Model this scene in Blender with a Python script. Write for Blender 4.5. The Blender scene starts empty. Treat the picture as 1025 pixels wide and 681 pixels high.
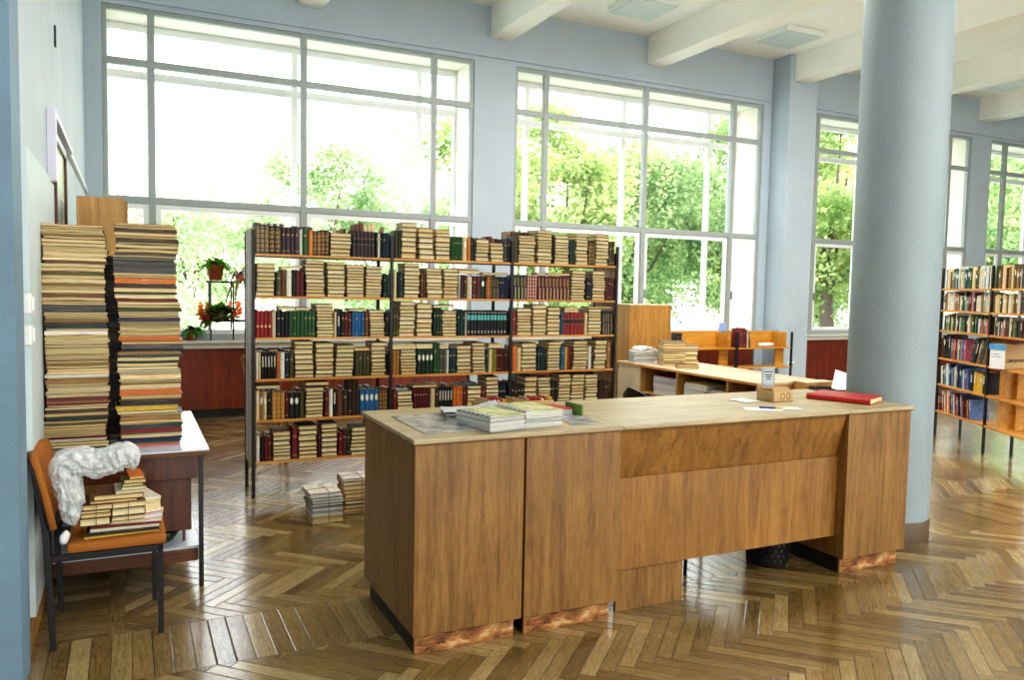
import bpy, math, random
from math import pi, sin, cos, radians as R_
from mathutils import Vector, Matrix, Euler
RND = random.Random(7)
C = bpy.context.scene.collection

# ------------------------------------------------------------------ node helpers
class N:
    """a float socket with arithmetic"""
    def __init__(s, nt, k): s.nt, s.k = nt, k
    def op(s, o, *a):
        n = s.nt.nodes.new('ShaderNodeMath'); n.operation = o
        for i, v in enumerate((s,) + a):
            if isinstance(v, N): s.nt.links.new(v.k, n.inputs[i])
            else: n.inputs[i].default_value = v
        return N(s.nt, n.outputs[0])
    def __add__(s, o): return s.op('ADD', o)
    def __sub__(s, o): return s.op('SUBTRACT', o)
    def __mul__(s, o): return s.op('MULTIPLY', o)
    def __truediv__(s, o): return s.op('DIVIDE', o)
    def floor(s): return s.op('FLOOR')
    def fract(s): return s.op('FRACT')
    def fmod(s, m): return s.op('FLOORED_MODULO', m)
    def lt(s, o): return s.op('LESS_THAN', o)
    def gt(s, o): return s.op('GREATER_THAN', o)
    def mn(s, o): return s.op('MINIMUM', o)
    def mx(s, o): return s.op('MAXIMUM', o)
def sel(m, a, b): return b + (a - b) * m        # m ? a : b

def new_mat(name):
    m = bpy.data.materials.new(name); m.use_nodes = True
    nt = m.node_tree; b = nt.nodes['Principled BSDF']
    return m, nt, b
def tex_co(nt, kind='Object', scale=(1, 1, 1), rot=(0, 0, 0)):
    t = nt.nodes.new('ShaderNodeTexCoord'); mp = nt.nodes.new('ShaderNodeMapping')
    mp.inputs['Scale'].default_value = scale; mp.inputs['Rotation'].default_value = rot
    nt.links.new(t.outputs[kind], mp.inputs['Vector']); return mp.outputs[0]
def noise(nt, vec, scale=5, detail=4, rough=.55, dist=0):
    n = nt.nodes.new('ShaderNodeTexNoise'); nt.links.new(vec, n.inputs['Vector'])
    n.inputs['Scale'].default_value = scale; n.inputs['Detail'].default_value = detail
    n.inputs['Roughness'].default_value = rough; n.inputs['Distortion'].default_value = dist
    return n.outputs['Fac']
def ramp(nt, fac, stops):
    r = nt.nodes.new('ShaderNodeValToRGB'); nt.links.new(fac, r.inputs[0]); e = r.color_ramp.elements
    while len(e) < len(stops): e.new(.5)
    for i, (p, c) in enumerate(stops): e[i].position = p; e[i].color = (*c, 1)
    return r.outputs[0]
def mixc(nt, fac, a, b, mode='MIX'):
    n = nt.nodes.new('ShaderNodeMix'); n.data_type = 'RGBA'; n.blend_type = mode
    for i, v in ((0, fac), (6, a), (7, b)):
        if isinstance(v, N): v = v.k
        if isinstance(v, bpy.types.NodeSocket): nt.links.new(v, n.inputs[i])
        elif i == 0: n.inputs[0].default_value = v
        else: n.inputs[i].default_value = (*v, 1)
    return n.outputs[2]
def bump(nt, b, h, s=.2, d=.01):
    n = nt.nodes.new('ShaderNodeBump'); n.inputs['Strength'].default_value = s; n.inputs['Distance'].default_value = d
    nt.links.new(h, n.inputs['Height']); nt.links.new(n.outputs[0], b.inputs['Normal'])
def srgb(r, g, b):
    f = lambda c: c / 12.92 if c <= .04045 else ((c + .055) / 1.055) ** 2.4
    return tuple(f(c / 255) for c in (r, g, b))
def paint(name, c, rough=.5, var=.06, scale=3, metal=0, bmp=0, fine=0):
    m, nt, b = new_mat(name); v = tex_co(nt)
    f = noise(nt, v, scale, 5)
    col = ramp(nt, f, [(.3, tuple(x * (1 - var) for x in c)), (.7, tuple(min(1, x * (1 + var)) for x in c))])
    if fine:
        f2 = noise(nt, v, 160, 2)
        col = mixc(nt, fine, col, ramp(nt, f2, [(.35, tuple(x * .55 for x in c)), (.65, tuple(min(1, x * 1.35) for x in c))]))
    nt.links.new(col, b.inputs['Base Color'])
    b.inputs['Roughness'].default_value = rough; b.inputs['Metallic'].default_value = metal
    if bmp: bump(nt, b, noise(nt, v, 90, 3), bmp, .004)
    return m
def wood(name, dark, mid, light, axis='Z', scale=1.0, rough=.42, fleck=.35, gloss=.5, vary=0.0):
    """veneer with long stretched grain along the axis, pores and broad tone drift"""
    m, nt, b = new_mat(name)
    st = {'X': (.9, 14, 14), 'Y': (14, .9, 14), 'Z': (14, 14, .9)}[axis]
    v = tex_co(nt, 'Object', tuple(s * scale for s in st))
    oi = nt.nodes.new('ShaderNodeObjectInfo')
    ad = nt.nodes.new('ShaderNodeVectorMath'); ad.operation = 'ADD'
    sc = nt.nodes.new('ShaderNodeMath'); sc.operation = 'MULTIPLY'; sc.inputs[1].default_value = 37
    nt.links.new(oi.outputs['Random'], sc.inputs[0]); nt.links.new(v, ad.inputs[0]); nt.links.new(sc.outputs[0], ad.inputs[1])
    g = noise(nt, ad.outputs[0], 1.0, 6, .62, 1.3)
    col = ramp(nt, g, [(.3, dark), (.47, mid), (.68, light)])
    vp = tex_co(nt, 'Object', tuple(s * scale * (7 if s > 5 else 6) for s in st))
    p = noise(nt, vp, 1.6, 3, .6)
    col = mixc(nt, fleck, col, ramp(nt, p, [(.38, tuple(x * .35 for x in dark)), (.52, mid), (.7, light)]), 'MIX')
    big = noise(nt, tex_co(nt, 'Object', (1.5, 1.5, 1.5)), 1.3, 3)
    col = mixc(nt, .55, col, mixc(nt, 1.0, col, ramp(nt, big, [(.3, (.55, .5, .45)), (.7, (1, 1, 1))]), 'MULTIPLY'))
    nt.links.new(col, b.inputs['Base Color'])
    b.inputs['Roughness'].default_value = rough; b.inputs['Specular IOR Level'].default_value = gloss
    bump(nt, b, p, .12, .002)
    return m

# ------------------------------------------------------------------ mesh builder
class MB:
    def split(s, name, mats, parent=None, bevel=0):
        '''one object per box (8 vertices each)'''
        for b in range(len(s.v) // 8):
            m = MB(); m.add(s.v[b * 8:b * 8 + 8], [[i - b * 8 for i in f] for f in s.f[b * 6:b * 6 + 6]]); m.build(name, mats, parent, bevel)
    def __init__(s): s.v, s.f, s.m, s.sm = [], [], [], []
    def add(s, vs, fs, mi=0, M=None, smooth=False):
        o = len(s.v)
        for p in vs: s.v.append(tuple(M @ Vector(p)) if M else tuple(p))
        for f in fs: s.f.append([o + i for i in f]); s.m.append(mi); s.sm.append(smooth)
        return s
    def box(s, x0, x1, y0, y1, z0, z1, mi=0, M=None):
        vs = [(x, y, z) for z in (z0, z1) for y in (y0, y1) for x in (x0, x1)]
        return s.add(vs, [(0, 2, 3, 1), (4, 5, 7, 6), (0, 1, 5, 4), (1, 3, 7, 5), (3, 2, 6, 7), (2, 0, 4, 6)], mi, M)
    def prism(s, pts, a, b, axis='X', mi=0, M=None):
        """pts: outline in the other two axes, extruded from a to b"""
        def P(t, p):
            return {'X': (t, p[0], p[1]), 'Y': (p[0], t, p[1]), 'Z': (p[0], p[1], t)}[axis]
        n = len(pts); vs = [P(a, p) for p in pts] + [P(b, p) for p in pts]
        fs = [tuple(range(n))[::-1], tuple(range(n, 2 * n))] + [(i, (i + 1) % n, n + (i + 1) % n, n + i) for i in range(n)]
        return s.add(vs, fs, mi, M)
    def tube(s, path, r, seg=8, mi=0, M=None, caps=True):
        path = [Vector(p) for p in path]; n = len(path)
        rs = r if isinstance(r, (list, tuple)) else [r] * n
        vs = []; ref = None
        for i, p in enumerate(path):
            t = (path[min(i + 1, n - 1)] - path[max(i - 1, 0)]).normalized()
            if ref is None or abs(ref.dot(t)) > .95: ref = Vector((0, 0, 1)) if abs(t.z) < .9 else Vector((1, 0, 0))
            a = t.cross(ref).normalized(); b_ = t.cross(a).normalized(); ref = ref - t * ref.dot(t)
            for k in range(seg):
                an = 2 * pi * k / seg; vs.append(p + (a * cos(an) + b_ * sin(an)) * rs[i])
        fs = [(i * seg + k, i * seg + (k + 1) % seg, (i + 1) * seg + (k + 1) % seg, (i + 1) * seg + k) for i in range(n - 1) for k in range(seg)]
        if caps: fs += [tuple(range(seg))[::-1], tuple(range((n - 1) * seg, n * seg))]
        return s.add(vs, fs, mi, M, True)
    def lathe(s, prof, seg=24, mi=0, M=None, ctr=(0, 0)):
        vs = [(ctr[0] + r * cos(2 * pi * k / seg), ctr[1] + r * sin(2 * pi * k / seg), z) for r, z in prof for k in range(seg)]
        fs = [(i * seg + k, i * seg + (k + 1) % seg, (i + 1) * seg + (k + 1) % seg, (i + 1) * seg + k) for i in range(len(prof) - 1) for k in range(seg)]
        return s.add(vs, fs, mi, M, True)
    def build(s, name, mats, parent=None, bevel=0, loc=None, rotz=0):
        me = bpy.data.meshes.new(name); me.from_pydata(s.v, [], s.f)
        if not isinstance(mats, (list, tuple)): mats = [mats]
        for m in mats: me.materials.append(m)
        me.polygons.foreach_set('material_index', s.m); me.polygons.foreach_set('use_smooth', s.sm)
        me.update()
        o = bpy.data.objects.new(name, me); C.objects.link(o)
        if parent: o.parent = parent
        if loc: o.location = loc
        o.rotation_euler.z = rotz
        if bevel:
            b = o.modifiers.new('bevel', 'BEVEL'); b.width = bevel; b.segments = 2; b.limit_method = 'ANGLE'
        return o
def tag(o, label, cat, group=None):
    o['label'] = label; o['category'] = cat
    if group: o['group'] = group
    return o
def thing(name, label, cat, loc=(0, 0, 0), rotz=0, group=None):
    o = bpy.data.objects.new(name, None); C.objects.link(o); o.location = loc; o.rotation_euler.z = rotz
    o.empty_display_size = .1
    return tag(o, label, cat, group)
def struct(name, mb, m, parent=None, bevel=0):
    o = mb.build(name, m, parent, bevel)
    if not parent: o['kind'] = 'structure'
    return o
def stuff(o, label, cat):
    tag(o, label, cat); o['kind'] = 'stuff'; return o

# ------------------------------------------------------------------ materials
WALL = paint('wall_paint', srgb(178, 192, 202), .62, .05, 1.6, fine=.10)
WALL2 = paint('wall_paint_blue', srgb(118, 146, 166), .6, .10, 2.2, fine=.14)
LWALL = paint('left_wall_paint', srgb(192, 204, 212), .6, .06, 1.6, fine=.10)
COLM = paint('column_paint', srgb(146, 160, 166), .48, .07, 2.0, fine=.16)
CEIL = paint('ceiling_paint', srgb(246, 248, 240), .7, .03, 1)
BEAMM = paint('beam_paint', srgb(246, 246, 236), .7, .03, 1)
FRAME = paint('window_frame_paint', srgb(160, 168, 166), .45, .06, 4)
FRAMEW = paint('outer_frame_paint', srgb(240, 242, 240), .4, .03, 4)
REVEAL = paint('reveal_paint', srgb(240, 236, 220), .6, .03, 3)
SILL = paint('sill_stone', srgb(205, 205, 192), .4, .08, 5)
BLACKM = paint('black_metal', (.009, .009, .011), .5, .2, 6)
DARKM = paint('dark_metal', (.02, .02, .024), .3, .2, 6, metal=.3)
RUBBER = paint('black_plastic', (.01, .01, .012), .45, .2, 6)
KICKB = paint('black_kick', (.014, .012, .010), .5, .3, 6)
WHITEP = paint('white_paper', srgb(236, 238, 240), .7, .03, 8)
GREYP = paint('grey_paper', srgb(180, 184, 188), .6, .08, 8)
OAK = wood('oak_veneer', srgb(96, 66, 28), srgb(144, 104, 50), srgb(172, 132, 72), 'Z', 1.2, fleck=.32)
OAKX = wood('oak_veneer_across', srgb(108, 72, 28), srgb(152, 106, 46), srgb(174, 130, 66), 'Z', 1.3, fleck=.28)
OAKTOP = wood('oak_counter_top', srgb(148, 130, 96), srgb(184, 168, 130), srgb(206, 192, 156), 'X', .8, rough=.38, fleck=.3)
OAKDK = wood('oak_edge', srgb(70, 40, 14), srgb(112, 72, 30), srgb(140, 96, 44), 'X', 1, rough=.5)
PLY = wood('plywood', srgb(158, 116, 62), srgb(192, 148, 84), srgb(212, 172, 108), 'Z', .9, rough=.5, fleck=.2)
PLYX = wood('plywood_shelf', srgb(176, 116, 48), srgb(212, 150, 70), srgb(232, 178, 98), 'X', .9, rough=.5, fleck=.2)
ALDER = wood('bright_plywood', srgb(182, 122, 34), srgb(212, 152, 54), srgb(232, 176, 78), 'X', .8, rough=.45, fleck=.18)
MAHOG = wood('red_brown_veneer', srgb(74, 24, 10), srgb(124, 48, 22), srgb(150, 66, 32), 'Z', .9, rough=.4, fleck=.3)
DKWOOD = wood('dark_desk_veneer', srgb(46, 20, 10), srgb(92, 44, 22), srgb(118, 62, 34), 'Z', 1.4, rough=.3, fleck=.3)
DKWOODX = wood('dark_desk_rail', srgb(60, 30, 14), srgb(112, 66, 32), srgb(140, 88, 46), 'X', 1.1, rough=.35, fleck=.3)
SKIRT = wood('skirting_oak', srgb(150, 100, 44), srgb(190, 138, 66), srgb(206, 160, 88), 'Y', .8, rough=.4)
PALEWOOD = wood('pale_wood', srgb(176, 156, 122), srgb(206, 188, 154), srgb(220, 206, 176), 'Y', .8, rough=.4, fleck=.2)
ORANGE = paint('orange_upholstery', srgb(168, 104, 38), .8, .12, 9, bmp=.5, fine=.3)
CARD = paint('cardboard', srgb(190, 160, 116), .8, .08, 5, fine=.15)
TERRA = paint('terracotta', srgb(176, 84, 48), .8, .15, 8)
def leafmat(name, c1, c2, sc=.9, tr=.5):
    m, nt, b = new_mat(name); nt.nodes.remove(b)
    v = tex_co(nt, 'Object'); c = ramp(nt, noise(nt, v, sc, 3), [(.35, c1), (.65, c2)])
    d = nt.nodes.new('ShaderNodeBsdfDiffuse'); t_ = nt.nodes.new('ShaderNodeBsdfTranslucent'); mx = nt.nodes.new('ShaderNodeMixShader'); mx.inputs[0].default_value = tr
    nt.links.new(c, d.inputs[0]); nt.links.new(c, t_.inputs[0]); nt.links.new(d.outputs[0], mx.inputs[1]); nt.links.new(t_.outputs[0], mx.inputs[2]); nt.links.new(mx.outputs[0], nt.nodes['Material Output'].inputs[0]); return m
GREENLEAF = leafmat('leaf_green', srgb(60, 120, 40), srgb(130, 180, 70), 20)
DARKLEAF = leafmat('leaf_dark', srgb(96, 66, 56), srgb(130, 150, 90), 14)
PURPLELEAF = leafmat('leaf_purple', srgb(104, 72, 84), srgb(150, 120, 124), 12)
PETAL = leafmat('petal_orange', srgb(244, 100, 40), srgb(250, 170, 90), 18)
REDM = paint('red_cover', srgb(178, 34, 34), .38, .08, 6)
BLUEM = paint('blue_plastic', srgb(30, 60, 140), .4, .1, 6)
STRING = paint('string', srgb(120, 100, 74), .9, .1, 30)
LAMPW = paint('lamp_white', srgb(232, 238, 234), .5, .03, 4)
LAMPG = paint('lamp_diffuser', srgb(205, 218, 214), .35, .05, 9)
INK = paint('ink', (.02, .02, .02), .6, .1, 5)

def band_mat():
    """wood kick strip, chipped"""
    m, nt, b = new_mat('chipped_kick_board'); v = tex_co(nt, 'Object', (1, 1, 3))
    f = noise(nt, v, 9, 6, .7, .6)
    nt.links.new(ramp(nt, f, [(.36, srgb(54, 30, 14)), (.45, srgb(134, 84, 40)), (.56, srgb(172, 118, 62)), (.63, srgb(196, 164, 116))]), b.inputs['Base Color'])
    b.inputs['Roughness'].default_value = .6; return m
KICKW = band_mat()

def book_inputs(nt, merged):
    """colour, random and unit-book position: from the object, or from attributes in the merged rest"""
    if merged:
        def at(n, o):
            a = nt.nodes.new('ShaderNodeAttribute'); a.attribute_name = n; return a.outputs[o]
        return at('tint', 'Color'), N(nt, at('rnd', 'Fac')), at('unit', 'Vector')
    oi = nt.nodes.new('ShaderNodeObjectInfo'); tc = nt.nodes.new('ShaderNodeTexCoord')
    return oi.outputs['Color'], N(nt, oi.outputs['Random']), tc.outputs['Object']
def scaled(nt, vec, s):
    mp = nt.nodes.new('ShaderNodeMapping'); mp.inputs['Scale'].default_value = s; nt.links.new(vec, mp.inputs['Vector']); return mp.outputs[0]
def cover_mat(name, style, merged=False):
    """book cover with spine decoration in the space of the unit book, z up"""
    m, nt, b = new_mat(name)
    base, rnd, pos = book_inputs(nt, merged)
    sx = nt.nodes.new('ShaderNodeSeparateXYZ'); nt.links.new(pos, sx.inputs[0])
    x, y, z = (N(nt, sx.outputs[i]) for i in range(3))
    w = nt.nodes.new('ShaderNodeVectorMath'); w.operation = 'ADD'; nt.links.new(pos, w.inputs[0]); nt.links.new((rnd * 91).k, w.inputs[1])
    nz = noise(nt, w.outputs[0], 6, 4, .6)
    col = mixc(nt, .8, base, ramp(nt, nz, [(.3, (.55, .55, .55)), (.55, (1, 1, 1)), (.75, (1.25, 1.2, 1.1))]), 'MULTIPLY')
    front = y.lt(.04)
    def band(a, c): return z.gt(a) * z.lt(c) * front
    if style == 'plain':
        t = band(.70, .76) * x.gt(-.28) * x.lt(.28) * rnd.gt(.35)
        col = mixc(nt, t * .7, col, srgb(200, 176, 110))
        col = mixc(nt, band(.12, .15) * rnd.gt(.5) * .6, col, srgb(200, 176, 110))
    elif style == 'ornate':
        v = scaled(nt, pos, (9, 9, 40)); ck = noise(nt, v, 1, 1)
        k = N(nt, ck).gt(.5) * z.gt(.08) * z.lt(.92) * front * (z * 6).fract().gt(.28)
        col = mixc(nt, k * .85, col, srgb(206, 170, 96))
    elif style == 'label':
        v = scaled(nt, pos, (12, 12, 60)); ck = noise(nt, v, 1, 1)
        t = band(.45, .86) * x.gt(-.22) * x.lt(.22)
        col = mixc(nt, t * N(nt, ck).gt(.42) * .95, col, srgb(224, 220, 204))
    elif style == 'blackband':
        col = mixc(nt, band(.50, .70), col, (.01, .01, .012))
        col = mixc(nt, band(.70, .715) + band(.485, .5), col, srgb(180, 150, 90))
    elif style == 'tealband':
        col = mixc(nt, band(.62, .82), col, srgb(96, 178, 178))
        col = mixc(nt, band(.9, .93) + band(.1, .2) * x.gt(-.2) * x.lt(.2), col, srgb(170, 170, 160))
    elif style == 'oval':
        e = (x * x * 9 + (z - .68) * (z - .68) * 60)
        col = mixc(nt, e.lt(1) * front, col, srgb(225, 222, 205))
    elif style == 'dot':
        e = (x * x * 14 + (z - .42) * (z - .42) * 500)
        col = mixc(nt, e.lt(1) * front, col, srgb(226, 200, 140))
    elif style == 'check':
        k = ((z * 7).fract().gt(.8)).mx(x.op('ABSOLUTE').lt(.12)) * front
        col = mixc(nt, k * .8, col, srgb(226, 210, 190))
    elif style == 'stripe':
        t = band(.02, .5) * x.gt(.12) * x.lt(.42)
        col = mixc(nt, t, col, srgb(206, 184, 140))
        col = mixc(nt, band(.55, .9) * x.gt(-.3) * x.lt(.3) * .3, col, srgb(206, 174, 120))
    nt.links.new(col, b.inputs['Base Color']); b.inputs['Roughness'].default_value = .5
    return m
STYLES = ('plain', 'ornate', 'label', 'blackband', 'tealband', 'oval', 'dot', 'check', 'stripe')
COVERS = {s: cover_mat('book_cover_' + s, s) for s in STYLES}
def pages_mat(name, a, b_, dirt, merged=False):
    m, nt, b = new_mat(name)
    _, rnd, pos = book_inputs(nt, merged)
    v = scaled(nt, pos, (1.2, 1.2, 14)); w = nt.nodes.new('ShaderNodeVectorMath'); w.operation = 'ADD'
    nt.links.new(v, w.inputs[0]); nt.links.new((rnd * 57).k, w.inputs[1])
    f = noise(nt, w.outputs[0], 2.0, 4, .7)
    c = mixc(nt, rnd, a, b_)
    c = mixc(nt, dirt, c, ramp(nt, f, [(.32, (.25, .2, .12)), (.5, (.85, .82, .72)), (.7, (1.08, 1.08, 1.08))]), 'MULTIPLY')
    nt.links.new(c, b.inputs['Base Color']); b.inputs['Roughness'].default_value = .8
    return m
PAGES = pages_mat('book_pages', srgb(228, 204, 150), srgb(240, 226, 186), .7)
MAGPAGES = pages_mat('magazine_pages', srgb(206, 182, 130), srgb(236, 218, 172), .85)
WPAGES = pages_mat('white_pages', srgb(206, 214, 220), srgb(228, 232, 234), .5)

MERGED = {COVERS[s].name: cover_mat('rest_cover_' + s, s, True) for s in STYLES}
MERGED[PAGES.name] = pages_mat('rest_pages', srgb(228, 204, 150), srgb(240, 226, 186), .7, True)
MERGED[WPAGES.name] = pages_mat('rest_white_pages', srgb(222, 226, 226), srgb(236, 236, 232), .5, True)
# unit books.  upright: x thickness -.5..5, y 0 (spine) .. 1, z 0..1
def upright_mesh(style):
    mb = MB(); t = .09
    n = 5   # rounded spine
    out = [(-.5, 1)] + [(-.5 + i / (n - 1), .05 - .05 * sin(pi * i / (n - 1))) for i in range(n)] + [(.5, 1), (.5 - t, 1), (.5 - t, .08), (-.5 + t, .08), (-.5 + t, 1)]
    mb.prism(out, 0, 1, 'Z', 0)
    mb.box(-.5 + t, .5 - t, .08, .97, .02, .975, 1)
    me = mb.build('tmp', [COVERS[style], PAGES]); d = me.data; d.name = 'upright_book_' + style
    bpy.data.objects.remove(me); return d
# lying flat: fore edge to the front (y=0), spine at the back, z 0..1 thickness
def flat_mesh(pages, name):
    mb = MB(); t = .115
    mb.prism([(0, 0), (1, 0), (1, 1), (0, 1), (0, 1 - t), (.94, 1 - t), (.94, t), (0, t)], -.5, .5, 'X', 0)
    vs = [(-.485, .015, t), (.485, .015, t), (.485, .94, t), (-.485, .94, t), (-.485, .015, 1 - t), (.485, .015, 1 - t), (.485, .94, 1 - t), (-.485, .94, 1 - t),
          (-.485, .045, .5), (.485, .045, .5)]
    mb.add(vs, [(0, 1, 9, 8), (8, 9, 5, 4), (1, 2, 6, 5, 9), (3, 0, 8, 4, 7), (4, 5, 6, 7), (0, 3, 2, 1)], 1)
    me = mb.build('tmp', [COVERS['plain'], pages]); d = me.data; d.name = name; bpy.data.objects.remove(me); return d
# magazine: folded spine on the front, limp sheets
def mag_mesh(pages, name, sag, t=.14, spine=False):
    mb = MB(); nx = 6
    def zz(u, z): return z + sag * (cos(pi * u) ** 2 - .5) * .5
    for (z0, z1, y0, y1, mi) in ((0, t, .0, 1, 0), (t, 1 - t, .02, .985, 1), (1 - t, 1, .006, 1, 0)) + (((t, 1 - t, .003, .02, 0),) if spine else ()):
        vs = []; 
        for i in range(nx + 1):
            u = i / nx; x = -.5 + u; xx = x * (1 if mi == 0 else .985)
            vs += [(xx, y0, zz(u, z0)), (xx, y1, zz(u, z0)), (xx, y1, zz(u, z1)), (xx, y0, zz(u, z1))]
        fs = []
        for i in range(nx):
            a, b_ = i * 4, i * 4 + 4
            fs += [(a, b_, b_ + 3, a + 3), (a + 3, b_ + 3, b_ + 2, a + 2), (a + 2, b_ + 2, b_ + 1, a + 1), (a + 1, b_ + 1, b_, a)]
        fs += [(0, 3, 2, 1), (nx * 4, nx * 4 + 1, nx * 4 + 2, nx * 4 + 3)]
        mb.add(vs, fs, mi)
    me = mb.build('tmp', [COVERS['plain'], pages]); d = me.data; d.name = name; bpy.data.objects.remove(me); return d
UP = {s: upright_mesh(s) for s in COVERS}
FLAT = flat_mesh(PAGES, 'flat_book'); FLATW = flat_mesh(WPAGES, 'flat_book_white')
MAGS = [mag_mesh(MAGPAGES, 'magazine_%d' % i, s) for i, s in enumerate((0, .25, -.3))]
MAGS += [mag_mesh(MAGPAGES, 'magazine_thin_cover_%d' % i, s, .07) for i, s in enumerate((0, .3))]
SPINE = [mag_mesh(MAGPAGES, 'magazine_spine_%d' % i, s, .14, True) for i, s in enumerate((0, .25, -.3))]
MAGW = [mag_mesh(WPAGES, 'magazine_white_%d' % i, s) for i, s in enumerate((0, .2))]

COL = dict(olive=(74, 72, 40), green=(38, 84, 44), dgreen=(22, 50, 38), teal=(24, 62, 66), navy=(26, 36, 66), blue=(36, 98, 146), maroon=(92, 26, 30),
           red=(140, 34, 34), dred=(110, 22, 24), brown=(104, 62, 34), dbrown=(60, 40, 28), purple=(64, 44, 54), black=(22, 22, 24), grey=(84, 82, 78),
           white=(226, 222, 208), cream=(222, 200, 150), orange=(206, 112, 40), gold=(170, 120, 50), yellow=(214, 176, 60), yg=(140, 136, 50), tan=(150, 112, 62),
           lgreen=(90, 140, 80), sky=(120, 170, 200), pink=(210, 120, 130), lblue=(96, 130, 190))
WORD = dict(olive='olive', green='green', dgreen='dark green', teal='dark teal', navy='navy', blue='blue', maroon='maroon', red='red', dred='dark red', brown='brown',
            dbrown='dark brown', purple='dark purple', black='black', grey='grey', white='white', cream='cream', orange='orange', gold='gold brown', yellow='yellow',
            yg='yellow green', tan='tan', lgreen='light green', sky='pale blue', pink='pink', lblue='light blue')
ORD = ['first', 'second', 'third', 'fourth', 'fifth', 'sixth', 'seventh', 'eighth', 'ninth', 'tenth', 'eleventh', 'twelfth', 'thirteenth', 'fourteenth', 'fifteenth', 'sixteenth', 'seventeenth', 'eighteenth', 'nineteenth', 'twentieth']
def ordn(k):
    if k < 20: return ORD[k]
    t = {2: 'twenty', 3: 'thirty', 4: 'forty', 5: 'fifty', 6: 'sixty', 7: 'seventy', 8: 'eighty', 9: 'ninety', 10: 'hundred', 11: 'hundred-ten', 12: 'hundred-twenty'}[(k + 1) // 10]
    return (t[:-1] + 'ieth' if t[-1] == 'y' else t + 'th') if (k + 1) % 10 == 0 else t + '-' + ORD[(k + 1) % 10 - 1]
def jit(c, a=.12):
    k = 1 + RND.uniform(-a, a); return tuple(max(0, min(1, x * k * (1 + RND.uniform(-.04, .04)))) for x in srgb(*COL[c]))
def inst(data, name, loc, rot, scale, color, label, cat, group=None):
    o = bpy.data.objects.new(name, data); C.objects.link(o)
    o.location = loc; o.rotation_euler = rot; o.scale = scale; o.color = (*color, 1)
    return tag(o, label, cat, group)
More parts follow.
